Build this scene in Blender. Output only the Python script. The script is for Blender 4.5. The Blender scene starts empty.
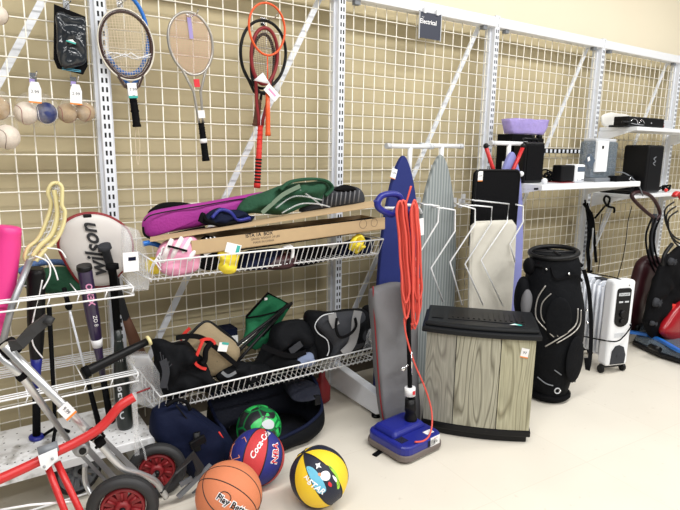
import bpy, bmesh, math, random
from mathutils import Vector, Matrix, noise
C = bpy.context.scene.collection
random.seed(7)
PI = math.pi
def V(*a): return Vector(a[0]) if len(a) == 1 else Vector(a)

# ---------------------------------------------------------------- camera
FPX, YAW, PITCH, ROLL = 556.83, 0.59628, 0.18803, 0.015243
CAM = V(-0.5740, -2.6551, 1.436)
fw = V(math.sin(YAW)*math.cos(PITCH), math.cos(YAW)*math.cos(PITCH), -math.sin(PITCH))
r0 = V(math.cos(YAW), -math.sin(YAW), 0.0)
u0 = r0.cross(fw)
RT = math.cos(ROLL)*r0 + math.sin(ROLL)*u0
UP = -math.sin(ROLL)*r0 + math.cos(ROLL)*u0
cd = bpy.data.cameras.new('camera'); cam = bpy.data.objects.new('camera', cd); C.objects.link(cam)
cd.sensor_width = 36; cd.lens = FPX*36/680; cd.clip_start = 0.05
cam.matrix_world = Matrix(((RT.x, UP.x, -fw.x, CAM.x), (RT.y, UP.y, -fw.y, CAM.y), (RT.z, UP.z, -fw.z, CAM.z), (0, 0, 0, 1)))
bpy.context.scene.camera = cam
def ray(x, y): return RT*((x-340)/FPX) - UP*((y-255)/FPX) + fw
def at(x, y, Y): d = ray(x, y); return CAM + d*((Y-CAM.y)/d.y)
def atX(x, y, X): d = ray(x, y); return CAM + d*((X-CAM.x)/d.x)
def onz(x, y, z=0.0): d = ray(x, y); return CAM + d*((z-CAM.z)/d.z)

# ---------------------------------------------------------------- materials
MATS = {}
def mat(name, col, rough=0.5, metal=0.0, bump=0.0, scale=40.0, vary=0.0, spec=0.5, trans=0.0, alpha=1.0, coat=0.0):
    if name in MATS: return MATS[name]
    m = bpy.data.materials.new(name); m.use_nodes = True
    nt = m.node_tree; b = nt.nodes['Principled BSDF']
    b.inputs['Base Color'].default_value = (*col, 1); b.inputs['Roughness'].default_value = rough
    b.inputs['Metallic'].default_value = metal; b.inputs['Specular IOR Level'].default_value = spec
    b.inputs['Transmission Weight'].default_value = trans; b.inputs['Alpha'].default_value = alpha
    b.inputs['Coat Weight'].default_value = coat
    if bump or vary:
        tc = nt.nodes.new('ShaderNodeTexCoord'); n = nt.nodes.new('ShaderNodeTexNoise')
        n.inputs['Scale'].default_value = scale; n.inputs['Detail'].default_value = 4
        nt.links.new(tc.outputs['Object'], n.inputs['Vector'])
        if bump:
            bp = nt.nodes.new('ShaderNodeBump'); bp.inputs['Strength'].default_value = bump; bp.inputs['Distance'].default_value = 0.01
            nt.links.new(n.outputs['Fac'], bp.inputs['Height']); nt.links.new(bp.outputs['Normal'], b.inputs['Normal'])
        if vary:
            r = nt.nodes.new('ShaderNodeMix'); r.data_type = 'RGBA'
            r.inputs[6].default_value = (*[c*(1-vary) for c in col], 1); r.inputs[7].default_value = (*[min(1, c*(1+vary)) for c in col], 1)
            nt.links.new(n.outputs['Fac'], r.inputs[0]); nt.links.new(r.outputs[2], b.inputs['Base Color'])
    MATS[name] = m; return m
def s(r, g, b):
    f = lambda c: (c/255/12.92) if c/255 <= .04045 else ((c/255+.055)/1.055)**2.4
    return (f(r), f(g), f(b))
def film(name, col, a=0.35, rough=0.12, dv=.15, ns=30):
    m = bpy.data.materials.new(name); m.use_nodes = True; nt = m.node_tree; b = nt.nodes['Principled BSDF']
    b.inputs['Base Color'].default_value = (*col, 1); b.inputs['Roughness'].default_value = rough
    tr = nt.nodes.new('ShaderNodeBsdfTransparent'); mx = nt.nodes.new('ShaderNodeMixShader')
    tc = nt.nodes.new('ShaderNodeTexCoord'); n = nt.nodes.new('ShaderNodeTexNoise'); n.inputs['Scale'].default_value = ns
    bp = nt.nodes.new('ShaderNodeBump'); bp.inputs['Strength'].default_value = 0.6; bp.inputs['Distance'].default_value = 0.01
    nt.links.new(tc.outputs['Object'], n.inputs['Vector']); nt.links.new(n.outputs['Fac'], bp.inputs['Height']); nt.links.new(bp.outputs['Normal'], b.inputs['Normal'])
    mr = nt.nodes.new('ShaderNodeMapRange'); mr.inputs[1].default_value = .35; mr.inputs[2].default_value = .7
    mr.inputs[3].default_value = max(0, a-dv); mr.inputs[4].default_value = min(1, a+dv)
    nt.links.new(n.outputs['Fac'], mr.inputs[0]); nt.links.new(mr.outputs[0], mx.inputs[0])
    nt.links.new(tr.outputs[0], mx.inputs[1]); nt.links.new(b.outputs[0], mx.inputs[2])
    nt.links.new(mx.outputs[0], nt.nodes['Material Output'].inputs['Surface']); MATS[name] = m
    return m
M = {
 'white': mat('white enamel', s(236,238,242), .35), 'whitem': mat('white powder coat', s(228,232,240), .4, bump=.02, vary=.03),
 'wire': mat('warm white wire', s(250,246,234), .4), 'wirew': mat('white shelf wire', s(240,241,243), .35),
 'slot': mat('slot shadow', (.012,.012,.014), .8), 'black': mat('black plastic', (.005,.005,.006), .4, spec=.25), 'blackm': mat('matte black', (.005,.005,.006), .75, bump=.2, scale=90, spec=.08),
 'nylon': mat('black nylon', (.006,.0065,.008), .7, bump=.9, scale=16, vary=.2, spec=.08), 'rubber': mat('rubber', (.022,.022,.024), .6),
 'chrome': mat('chrome', (.75,.76,.78), .16, 1.0), 'alu': mat('aluminium', (.66,.67,.69), .3, .75), 'steel': mat('grey steel', (.36,.37,.39), .4, .6),
 'navy': mat('navy nylon', s(19,25,48), .7, bump=.8, scale=14, vary=.15, spec=.1), 'navyd': mat('dark navy lining', s(17,21,38), .8, bump=.3, scale=60, vary=.2),
 'blue': mat('royal blue plastic', s(30,38,132), .35), 'bluec': mat('blue board cotton', s(26,40,110), .8, bump=.15, scale=300),
 'cord': mat('coral orange cord', s(218,84,72), .55), 'red': mat('red enamel', s(196,40,42), .35), 'redd': mat('dark red plastic', s(132,28,34), .5),
 'maroon': mat('maroon plastic', s(52,18,24), .4), 'grey': mat('grey fabric', s(112,112,116), .85, bump=.5, scale=12, vary=.08), 'greyd': mat('dark grey fabric', s(48,50,56), .85, bump=.3, scale=180, vary=.1),
 'greyp': mat('grey plastic', s(120,124,130), .4), 'greyl': mat('light grey plastic', s(200,203,208), .4), 'cream': mat('cream cotton cover', s(208,204,193), .9, bump=.8, scale=9, vary=.05),
 'lav': mat('lavender cotton', s(136,140,200), .85, bump=.1), 'card': mat('cardboard', s(184,158,122), .85, bump=.05, vary=.07, scale=25), 'cardd': mat('cardboard edge', s(150,118,80), .9),
 'magenta': mat('magenta nylon', s(160,42,142), .7, bump=.3, scale=90, vary=.08), 'green': mat('dark green fabric', s(24,72,48), .85, bump=.4, scale=70, vary=.15),
 'greenb': mat('green chair fabric', s(22,112,72), .8, bump=.35, scale=120, vary=.12), 'pink': mat('pink leather', s(232,160,190), .6, bump=.2, scale=60, vary=.05), 'hotpink': mat('hot pink plastic', s(228,58,140), .45),
 'yellow': mat('yellow plastic', s(238,216,60), .45), 'yellowl': mat('pale yellow plastic', s(226,214,158), .4), 'tan': mat('tan canvas', s(150,134,106), .9, bump=.3, scale=150, vary=.08),
 'redf': mat('red webbing', s(216,52,44), .7), 'tag': mat('white paper tag', s(238,238,240), .7), 'orange': mat('orange label', s(238,140,60), .6), 'ink': mat('black ink', (.015,.015,.018), .7),
 'teal': mat('teal label', s(60,170,160), .6), 'leather': mat('baseball leather', s(226,214,200), .6, bump=.15, scale=60, vary=.06), 'oldleather': mat('worn baseball leather', s(176,152,120), .75, bump=.3, scale=50, vary=.2),
 'balld': mat('blue black ball', s(40,52,104), .5, vary=.6, scale=40), 'racketwhite': mat('cream racket paint', s(220,214,200), .3, coat=.5), 'bronze': mat('dark bronze racket paint', s(56,34,30), .25, coat=.6),
 'string': mat('racket string', s(222,206,180), .5), 'stringd': mat('dark racket string', s(104,84,76), .5), 'silver': mat('silver racket paint', s(180,176,170), .3, .6), 'orangep': mat('orange racket paint', s(232,92,40), .35),
 'brown': mat('brown leather grip', s(96,62,44), .7, bump=.3, scale=80), 'purpled': mat('dark purple bat paint', s(44,30,66), .3, coat=.5), 'batink': mat('pink bat lettering', s(222,150,190), .4),
 'lilac': mat('lilac plastic', s(176,160,222), .3, trans=.25), 'clothw': mat('white plastic sheet', s(236,234,228), .5, bump=.4, scale=20), 'smoke': mat('smoky blue grey plastic', s(84,96,112), .25),
 'sign': mat('slate sign', s(52,56,72), .5), 'deck': None, 'ballorange': mat('orange basketball rubber', s(214,128,88), .65, bump=.35, scale=420, vary=.06),
 'ballred': mat('red basketball rubber', s(206,60,64), .6, bump=.35, scale=420), 'ballblue': mat('blue basketball rubber', s(38,44,130), .6, bump=.35, scale=420), 'ballyellow': mat('yellow basketball rubber', s(246,208,44), .55, bump=.3, scale=420),
 'ballnavy': mat('navy basketball rubber', s(24,30,52), .55, bump=.3, scale=420), 'seam': mat('black seam', (.012,.011,.012), .6), 'outline': mat('peach outline', s(238,150,110), .6), 'whiteink': mat('white ink', s(244,244,246), .6),
 'redink': mat('red ink', s(212,44,56), .6), 'skyink': mat('sky blue ink', s(110,190,220), .6), 'limeink': mat('lime ink', s(160,210,60), .6), 'bluev': mat('bright blue plastic', s(30,110,200), .3),
 'clear': film('clear plastic film', (.85,.86,.9), .28), 'clearbag': film('clear bag film', (.8,.76,.72), .06, .08), 'smokef': film('smoky clear plastic', s(112,126,140), .6, .15, .02), 'clearw': film('milky plastic box', (.8,.82,.85), .28, .12, .12, 7),
 'lilacf': film('lilac wrap film', s(176,160,230), .72, .12, .05),
}
# ---------------------------------------------------------------- mesh builder
class Fr:
    def __init__(f, o, u, v, w=None):
        f.o = V(o); f.u = V(u).normalized(); v = V(v); f.v = (v - f.u*v.dot(f.u)).normalized(); f.w = f.u.cross(f.v) if w is None else V(w).normalized()
    def __call__(f, a, b, c=0.0): return f.o + f.u*a + f.v*b + f.w*c
def wallfr(Y): return Fr((0, Y, 0), (1, 0, 0), (0, 0, 1))     # w points to -Y (towards the viewer side)
def pts2(pts, Y): return [(p.x, p.z) for p in (at(x, y, Y) for x, y in pts)]
def spline(pts, n=8, closed=False):
    P = [V(p) if len(p) == 3 else V(p[0], p[1], 0) for p in pts]; out = []; N = len(P)
    for i in range(N if closed else N-1):
        a, b, c, d = (P[(i-1) % N], P[i], P[(i+1) % N], P[(i+2) % N]) if closed else (P[max(i-1, 0)], P[i], P[i+1], P[min(i+2, N-1)])
        for k in range(n):
            t = k/n; out.append(0.5*((2*b)+(c-a)*t+(2*a-5*b+4*c-d)*t*t+(3*b-a-3*c+d)*t**3))
    if not closed: out.append(P[-1])
    return out
class MB:
    def __init__(f, *mats): f.v = []; f.f = []; f.m = []; f.s = []; f.mats = [M[x] if isinstance(x, str) else x for x in mats]
    def add(f, vs, fs, mi=0, smooth=True):
        o = len(f.v); f.v += [V(p) for p in vs]
        for q in fs: f.f.append([i+o for i in q]); f.m.append(mi); f.s.append(smooth)
        return f
    def tube(f, pts, r, seg=8, closed=False, mi=0, flat=1.0, cap=True, upv=None):
        P = [V(p) for p in pts]; n = len(P); R = r if isinstance(r, (list, tuple)) else [r]*n
        T = []
        for i in range(n):
            a = P[(i-1) % n] if (closed or i > 0) else P[i]; b = P[(i+1) % n] if (closed or i < n-1) else P[i]
            t = b-a; T.append(t.normalized() if t.length > 1e-9 else V(0, 0, 1))
        ref = V(upv) if upv is not None else (V(0, 0, 1) if abs(T[0].z) < .9 else V(0, 1, 0))
        nrm = (ref - T[0]*ref.dot(T[0])).normalized(); vs = []
        for i in range(n):
            if upv is not None: q = V(upv); nrm = (q - T[i]*q.dot(T[i])); nrm = nrm.normalized() if nrm.length > 1e-6 else V(1, 0, 0)
            else:
                nrm = nrm - T[i]*nrm.dot(T[i]); nrm = nrm.normalized() if nrm.length > 1e-6 else T[i].orthogonal().normalized()
            bn = T[i].cross(nrm)
            for k in range(seg):
                a = 2*PI*(k+.5)/seg; vs.append(P[i] + (nrm*math.cos(a)*flat + bn*math.sin(a))*R[i])
        fs = []
        for i in range(n if closed else n-1):
            for k in range(seg):
                a = i*seg+k; b = i*seg+(k+1) % seg; c = ((i+1) % n)*seg+(k+1) % seg; d = ((i+1) % n)*seg+k
                fs.append((a, b, c, d))
        f.add(vs, fs, mi, seg > 4)
        if cap and not closed:
            o = len(f.v)-len(vs); f.f.append([o+k for k in range(seg)][::-1]); f.f.append([o+(n-1)*seg+k for k in range(seg)])
            f.m += [mi, mi]; f.s += [False, False]
        return f
    def rod(f, a, b, r, seg=8, mi=0): return f.tube([a, b], r, seg, mi=mi)
    def box(f, fr, a, b, mi=0, bev=0.0, seg=2, taper=None):
        # a, b opposite corners in frame coords; taper=(sx, sy) scales the far w end
        x0, y0, z0 = a; x1, y1, z1 = b
        bm = bmesh.new(); vv = []
        for z in (z0, z1):
            sx, sy = (1, 1) if (taper is None or z == z0) else taper
            cx, cy = (x0+x1)/2, (y0+y1)/2
            for (x, y) in ((x0, y0), (x1, y0), (x1, y1), (x0, y1)): vv.append(bm.verts.new((cx+(x-cx)*sx, cy+(y-cy)*sy, z)))
        for q in ((3, 2, 1, 0), (4, 5, 6, 7), (0, 1, 5, 4), (1, 2, 6, 5), (2, 3, 7, 6), (3, 0, 4, 7)): bm.faces.new([vv[i] for i in q])
        if bev: bmesh.ops.bevel(bm, geom=bm.edges[:]+bm.verts[:], offset=bev, segments=seg, affect='EDGES', profile=.5)
        bm.verts.index_update(); bmesh.ops.recalc_face_normals(bm, faces=bm.faces)
        f.add([fr(*v.co) for v in bm.verts], [[v.index for v in q.verts] for q in bm.faces], mi, False); bm.free(); return f
    def prism(f, out, fr, w0, w1, mi=0, bev=0.0, side=None, seg=2):
        bm = bmesh.new(); a = [bm.verts.new((x, y, w0)) for x, y in out]; b = [bm.verts.new((x, y, w1)) for x, y in out]; n = len(out)
        bm.faces.new(a[::-1]); bm.faces.new(b)
        for i in range(n): bm.faces.new((a[i], a[(i+1) % n], b[(i+1) % n], b[i]))
        bmesh.ops.recalc_face_normals(bm, faces=bm.faces)
        if bev:
            ed = [e for e in bm.edges if abs(e.verts[0].co.z-e.verts[1].co.z) < 1e-7]
            bmesh.ops.bevel(bm, geom=ed, offset=bev, segments=seg, affect='EDGES', profile=.5)
        bm.verts.index_update(); bm.normal_update()
        vs = [fr(*v.co) for v in bm.verts]
        for q in bm.faces: pass
        o = len(f.v); f.v += vs
        for q in bm.faces:
            f.f.append([v.index+o for v in q.verts]); f.m.append(mi if (side is None or abs(q.normal.z) > .5) else side); f.s.append(False)
        bm.free(); return f
    def pillow(f, out, fr, tf, tb, rings=9, n=64, p=2.4, wr=0.0, ws=9.0, mi=0, smooth_out=True, c=None, seed=0.0, push=None):
        P = spline(out, 8, True) if smooth_out else [V(x, y, 0) for x, y in out]
        if not smooth_out:
            L = []; 
            for i in range(len(P)):
                for k in range(5): L.append(P[i].lerp(P[(i+1) % len(P)], k/5))
            P = L
        m = len(P); cc = sum(P, V(0, 0, 0))/m if c is None else V(c[0], c[1], 0)
        vs = []; fs = []; idx = {}
        for side, t in ((1, tf), (-1, tb)):
            for j in range(rings+1):
                if j == 0 and side == -1: continue
                sc = math.cos(j/rings*PI/2)
                hh = max(0, 1-sc**p)**(1/p)*t*side
                if j == rings:
                    q = cc; wv = hh; pos = fr(q.x, q.y, wv); idx[(side, j)] = [len(vs)]; vs.append(pos + (fr.w*noise.noise(pos*ws+V(seed, 0, 0))*wr*side if wr else V(0, 0, 0))); continue
                idx[(side, j)] = list(range(len(vs), len(vs)+m))
                for q in P:
                    g = cc+(q-cc)*sc; pos = fr(g.x, g.y, hh)
                    if wr:
                        pos = pos + fr.w*(noise.noise(pos*ws+V(seed, 0, 0))*wr*(1-sc**3)*side*2) + V(noise.noise(pos*ws*.7+V(9, seed, 0)), 0, noise.noise(pos*ws*.7+V(0, seed, 5)))*wr*.6
                    vs.append(pos)
            if side == -1: idx[(side, 0)] = idx[(1, 0)]
            for j in range(rings):
                A = idx[(side, j)]; B = idx[(side, j+1)]
                for i in range(m):
                    k = (i+1) % m
                    if j == rings-1: q = (A[i], A[k], B[0])
                    else: q = (A[i], A[k], B[k], B[i])
                    fs.append(q if side == 1 else q[::-1])
        if push: vs = [push(q) for q in vs]
        return f.add(vs, fs, mi, True)
    def ball(f, c, r, U=24, W=16, mi=0, sc=(1, 1, 1), fn=None, fr=None):
        c = V(c); vs = []; fs = []
        fr = fr or Fr((0, 0, 0), (1, 0, 0), (0, 1, 0))
        dirs = []
        for j in range(W+1):
            th = PI*j/W
            for i in range(U):
                ph = 2*PI*i/U; d = V(math.sin(th)*math.cos(ph), math.sin(th)*math.sin(ph), math.cos(th)); dirs.append(d)
                vs.append(c + fr.u*d.x*r*sc[0] + fr.v*d.y*r*sc[1] + fr.w*d.z*r*sc[2])
        o = len(f.v); f.v += vs
        for j in range(W):
            for i in range(U):
                k = (i+1) % U; q = (j*U+i, (j+1)*U+i, (j+1)*U+k, j*U+k)
                if j == 0: q = (q[0], q[1], q[2])
                elif j == W-1: q = (q[0], q[1], q[3])
                mm = mi
                if fn:
                    th = PI*(j+.5)/W; ph = 2*PI*(i+.5)/U; mm = fn(th, ph)
                f.f.append([a+o for a in q]); f.m.append(mm); f.s.append(True)
        return f
    def lathe(f, prof, a, b, seg=20, mi=0, cap=True):
        # prof = [(t along a->b in 0..1, r)]
        a = V(a); b = V(b); d = (b-a).normalized(); pts = [a.lerp(b, t) for t, r in prof]
        u = d.orthogonal().normalized(); w = d.cross(u); vs = []
        for (t, r), q in zip(prof, pts):
            for k in range(seg): an = 2*PI*k/seg; vs.append(q+(u*math.cos(an)+w*math.sin(an))*r)
        fs = []
        for i in range(len(prof)-1):
            for k in range(seg): fs.append((i*seg+k, i*seg+(k+1) % seg, (i+1)*seg+(k+1) % seg, (i+1)*seg+k))
        f.add(vs, fs, mi, True)
        if cap:
            o = len(f.v)-len(vs); f.f.append([o+k for k in range(seg)][::-1]); f.f.append([o+(len(prof)-1)*seg+k for k in range(seg)]); f.m += [mi, mi]; f.s += [False, False]
        return f
    def strap(f, pts, w, t, upv, mi=0):   # flat band: width along upv
        return f.box_sweep(pts, w, t, upv, mi)
    def box_sweep(f, pts, w, t, upv, mi=0):
        P = [V(p) for p in pts]; n = len(P); vs = []
        for i in range(n):
            T = (P[min(i+1, n-1)]-P[max(i-1, 0)]).normalized(); q = V(upv); q = (q-T*q.dot(T)).normalized(); g = T.cross(q)
            for a, b in ((-1, -1), (1, -1), (1, 1), (-1, 1)): vs.append(P[i]+q*a*w/2+g*b*t/2)
        fs = [(3, 2, 1, 0), tuple((n-1)*4+k for k in range(4))]
        for i in range(n-1):
            for k in range(4): fs.append((i*4+k, i*4+(k+1) % 4, (i+1)*4+(k+1) % 4, (i+1)*4+k))
        return f.add(vs, fs, mi, False)
    def text(f, body, fn, size=1.0, mi=0, bold=0.0, shear=0.0, subdiv=False):
        # fn(x, y) -> world point; text centred on 0,0 with cap height ~0.7*size
        cu = bpy.data.curves.new('t', 'FONT'); cu.body = body; cu.size = size; cu.align_x = 'CENTER'; cu.align_y = 'CENTER'; cu.offset = bold; cu.shear = shear; cu.resolution_u = 3
        ob = bpy.data.objects.new('t', cu); C.objects.link(ob); bpy.context.view_layer.update()
        me = ob.to_mesh(); vs = [fn(v.co.x, v.co.y) for v in me.vertices]; fs = [list(p.vertices) for p in me.polygons]
        f.add(vs, fs, mi, False); ob.to_mesh_clear(); bpy.data.objects.remove(ob); bpy.data.curves.remove(cu); return f

# ---------------------------------------------------------------- scene objects
def mesh_from(name, mb, loc):
    me = bpy.data.meshes.new(name); me.from_pydata([tuple(v-loc) for v in mb.v], [], mb.f)
    for m in mb.mats: me.materials.append(m)
    me.polygons.foreach_set('material_index', mb.m); me.polygons.foreach_set('use_smooth', mb.s)
    me.update(); return me
def props(o, label, cat, group=None):
    o['label'] = label; o['category'] = cat
    if group: o['group'] = group
def single(name, mb, label, cat, loc=None, group=None):
    if loc is None:
        xs = [v.x for v in mb.v]; ys = [v.y for v in mb.v]; loc = V((min(xs)+max(xs))/2, (min(ys)+max(ys))/2, min(v.z for v in mb.v))
    loc = V(loc); o = bpy.data.objects.new(name, mesh_from(name, mb, loc)); o.location = loc; C.objects.link(o); props(o, label, cat, group); return o
def thing(name, label, cat, loc, group=None):
    o = bpy.data.objects.new(name, None); o.location = V(loc); o.empty_display_size = .05; C.objects.link(o); props(o, label, cat, group); return o
def part(name, mb, root, label=None):
    r = root
    base = V(0, 0, 0)
    while r is not None: base = base + r.location; r = r.parent
    o = bpy.data.objects.new(name, mesh_from(name, mb, base)); C.objects.link(o); o.parent = root
    if label: o['label'] = label
    return o
def struct(name, mb, loc=(0, 0, 0)):
    o = bpy.data.objects.new(name, mesh_from(name, mb, V(loc))); o.location = V(loc); C.objects.link(o); o['kind'] = 'structure'; return o
def dup(root, loc, label, rotz=0.0, group=None):
    r = root.copy(); C.objects.link(r); r.location = V(loc); r.rotation_euler.z = rotz; r['label'] = label
    if group: r['group'] = group
    for ch in list(root.children):
        c = ch.copy(); C.objects.link(c); c.parent = r
        for g in list(ch.children):
            d = g.copy(); C.objects.link(d); d.parent = c
    return r
WORLD = Fr((0, 0, 0), (1, 0, 0), (0, 1, 0))
def wb(mb, a, b, **k): return mb.box(WORLD, a, b, **k)
# ================================================================ the room
def floor_mat():
    m = bpy.data.materials.new('beige vinyl floor'); m.use_nodes = True; nt = m.node_tree; N = nt.nodes; L = nt.links; b = N['Principled BSDF']
    tc = N.new('ShaderNodeTexCoord'); n1 = N.new('ShaderNodeTexNoise'); n1.inputs['Scale'].default_value = 2.2; n1.inputs['Detail'].default_value = 6
    n2 = N.new('ShaderNodeTexNoise'); n2.inputs['Scale'].default_value = 26; n2.inputs['Detail'].default_value = 5
    mp = N.new('ShaderNodeMapping'); mp.inputs['Rotation'].default_value[2] = .06
    br = N.new('ShaderNodeTexBrick'); br.offset = 0; br.inputs['Scale'].default_value = 1; br.inputs['Mortar Size'].default_value = .0022; br.inputs['Mortar Smooth'].default_value = .6
    br.inputs['Brick Width'].default_value = .61; br.inputs['Row Height'].default_value = .61
    br.inputs['Color1'].default_value = (*s(220, 214, 202), 1); br.inputs['Color2'].default_value = (*s(218, 212, 200), 1); br.inputs['Mortar'].default_value = (*s(210, 201, 187), 1)
    L.new(tc.outputs['Object'], mp.inputs['Vector']); L.new(mp.outputs[0], br.inputs['Vector']); L.new(tc.outputs['Object'], n1.inputs['Vector']); L.new(tc.outputs['Object'], n2.inputs['Vector'])
    r1 = N.new('ShaderNodeMapRange'); r1.inputs[1].default_value = .35; r1.inputs[2].default_value = .7; r1.inputs[3].default_value = 0; r1.inputs[4].default_value = .35
    L.new(n1.outputs['Fac'], r1.inputs[0]); mx = N.new('ShaderNodeMix'); mx.data_type = 'RGBA'; mx.inputs[7].default_value = (*s(206, 199, 186), 1)
    L.new(r1.outputs[0], mx.inputs[0]); L.new(br.outputs['Color'], mx.inputs[6])
    r2 = N.new('ShaderNodeMapRange'); r2.inputs[1].default_value = .66; r2.inputs[2].default_value = .78; r2.inputs[3].default_value = 0; r2.inputs[4].default_value = .35
    L.new(n2.outputs['Fac'], r2.inputs[0]); m2 = N.new('ShaderNodeMix'); m2.data_type = 'RGBA'; m2.inputs[7].default_value = (*s(160, 146, 128), 1)
    L.new(r2.outputs[0], m2.inputs[0]); L.new(mx.outputs[2], m2.inputs[6]); L.new(m2.outputs[2], b.inputs['Base Color'])
    b.inputs['Roughness'].default_value = .42; b.inputs['Specular IOR Level'].default_value = .35
    return m
def wall_mat(name, c1, c2, scale=1.3, streak=0.0):
    m = bpy.data.materials.new(name); m.use_nodes = True; nt = m.node_tree; N = nt.nodes; L = nt.links; b = N['Principled BSDF']
    tc = N.new('ShaderNodeTexCoord'); mp = N.new('ShaderNodeMapping'); mp.inputs['Scale'].default_value = (scale*(4 if streak else 1), 1, scale*(.25 if streak else 1)); n = N.new('ShaderNodeTexNoise'); n.inputs['Scale'].default_value = 1.5; n.inputs['Detail'].default_value = 5
    L.new(tc.outputs['Object'], mp.inputs[0]); L.new(mp.outputs[0], n.inputs['Vector']); mx = N.new('ShaderNodeMix'); mx.data_type = 'RGBA'
    mx.inputs[6].default_value = (*c1, 1); mx.inputs[7].default_value = (*c2, 1); L.new(n.outputs['Fac'], mx.inputs[0]); L.new(mx.outputs[2], b.inputs['Base Color']); b.inputs['Roughness'].default_value = .8
    return m
M['floor'] = floor_mat(); M['wallc'] = wall_mat('cream wall paint', s(248, 238, 213), s(245, 233, 207)); M['wallk'] = wall_mat('khaki backing board', s(197, 184, 151), s(184, 171, 138), streak=1)
struct('floor', wb(MB('floor'), (-5, -8, -.05), (10, 1, 0)))
struct('wall_back', wb(MB('wallc'), (-5, .16, 0), (10, .3, 3.6)))
struct('trim_1', wb(MB('wallk'), (-5, .145, 0), (10, .16, 2.262)))
struct('baseboard_back', wb(MB(mat('dark vinyl base', s(92, 84, 72), .6)), (-5, .13, 0), (10, .145, .1)))

# ================================================================ the gondola run: uprights, rails, grid panels, braces
G = 0.0762; Z0 = 2.156; XU0 = -0.037
UX = [XU0-1.2192, XU0, XU0+1.2192, XU0+2*1.2192, XU0+3*1.2192, XU0+4*1.2192, XU0+5*1.2192]
UX = [x+.008 for x in UX]
ulab = ['', 'white slotted upright beside the dark bronze racket and ball bags', 'white slotted upright between the orange racket and the ironing boards', 'white slotted upright behind the red-legged stool by the speaker',
        'white slotted upright behind the clear-sided coffee maker', 'white slotted upright at the right above the black disc player', '']
for i in range(1, 6):
    x = UX[i]; t = thing('slotted_upright', ulab[i], 'upright', (x, 0, 0), 'slotted uprights of the wire grid wall')
    mb = MB('whitem', 'slot'); wb(mb, (x-.022, -.045, .03), (x+.022, .03, 2.30), bev=.002, seg=1)
    wb(mb, (x-.022-.012, -.012, .03), (x-.022, .03, 2.26)); wb(mb, (x+.022, -.012, .03), (x+.034, .03, 2.26))
    z = .25
    while z < 2.27:
        for dx in (-.0085, .0085):
            mb.add([(x+dx-.0042, -.0454, z), (x+dx+.0042, -.0454, z), (x+dx+.0042, -.0454, z+.021), (x+dx-.0042, -.0454, z+.021)], [(0, 1, 2, 3)], 1, False)
        z += .0381
    part('post', mb, t)
    mb = MB('whitem'); fr = Fr((x, 0, 0), (0, -1, 0), (0, 0, 1), (1, 0, 0))
    mb.prism([(-.10, .03), (.46, .03), (.487, .045), (.487, .135), (.43, .148), (-.10, .19)], fr, -.028, .028, bev=.006)
    b = part('base_leg', mb, t)
    mb = MB('black'); mb.lathe([(0, .024), (.3, .026), (.4, .01), (1, .01)], (x, -.43, 0), (x, -.43, .035)); part('leveling_foot', mb, b)
blab = ['at the far left above the ball bags', 'over the two hanging rackets and orange racket', 'that carries the slate sign', 'over the black loudspeaker and lilac bag', 'over the disc player shelf', 'cut off by the right edge of the photo']
plab = ['with the bagged baseballs hung on it', 'with the rackets hung on it', 'behind the ironing boards and below the slate sign', 'behind the loudspeaker and coffee maker shelf', 'behind the disc player and the black coffee maker', 'at the extreme right edge']
brlab = ['at the far left behind the baseballs', 'running down behind the orange and black rackets', 'below the slate sign, behind the ironing boards', 'behind the shelf with the black loudspeaker', 'at the right behind the disc player', '']
for i in range(6):
    xa, xb = UX[i]+.026, UX[i+1]-.026 if i+1 < len(UX) else UX[i]+1.19
    t = thing('top_rail', 'white top rail '+blab[i], 'rail', ((xa+xb)/2, -.02, 2.226), 'top rails of the wire grid wall')
    mb = MB('white'); wb(mb, (xa-.02, -.05, 2.228), (xb+.02, .03, 2.29), bev=.005)
    part('channel', mb, t)
    for xx in (xa+.06, xb-.1): mb = MB('greyp'); wb(mb, (xx, -.04, 2.205), (xx+.035, -.01, 2.228)); part('bracket', mb, t)
    mb = MB('wire'); 
    k0 = int(math.ceil((xa-0)/G)); k = k0
    while k*G < xb: 
        if k*G > xa-.01: mb.rod((k*G, 0, .12), (k*G, 0, 2.24), .0029, 6)
        k += 1
    for k in range(0, 27): mb.rod((xa-.03, -.0055, Z0-k*G), (xb+.03, -.0055, Z0-k*G), .0029, 6)
    o = single('wire_grid_panel', mb, 'off-white wire grid panel '+plab[i], 'grid panel', ((xa+xb)/2, 0, .12), 'wire grid panels of the display wall')
    if i < 5:
        a = V(UX[i]+.05, .045, .22); b = V(UX[i+1]-.075, .045, 2.25)
        mb = MB('whitem'); mb.box_sweep([a, b], .03, .012, (0, 0, 1) if 0 else ((b-a).cross(V(0, 1, 0))))
        for q in (a, b): wb(mb, (q.x-.02, .03, q.z-.03), (q.x+.02, .055, q.z+.03))
        single('diagonal_brace', mb, 'white diagonal brace bar '+brlab[i], 'brace', None, 'diagonal braces of the grid wall')
# sign
t = thing('department_sign', 'slate department sign reading Electrical hanging from the white top rail', 'sign', (1.806, -.058, 2.085))
a = at(416, 10, -.058); mb = MB('sign'); fr = Fr((1.806, -.058, 2.152), (1, 0, 0), (0, 0, 1))
mb.box(fr, (-.082, -.068, 0), (.082, .076, .004)); part('panel', mb, t)
mb = MB('greyl'); mb.box(fr, (-.088, -.074, -.003), (-.083, .082, .005)); mb.box(fr, (.083, -.074, -.003), (.088, .082, .005)); h = part('clear_holder', mb, t)
mb = MB('whiteink'); mb.text('Electrical', lambda x, y: fr(x-.018, y+.024, .0055), .036, bold=.0008); mb.text('Small', lambda x, y: fr(x-.062, y+.048, .0055), .009); part('lettering', mb, t, 'white Electrical lettering')
for xx in (-.05, .05): mb = MB('white'); mb.box(fr, (xx-.008, .07, -.004), (xx+.008, .1, .012)); part('hanger_clip', mb, t)

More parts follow.
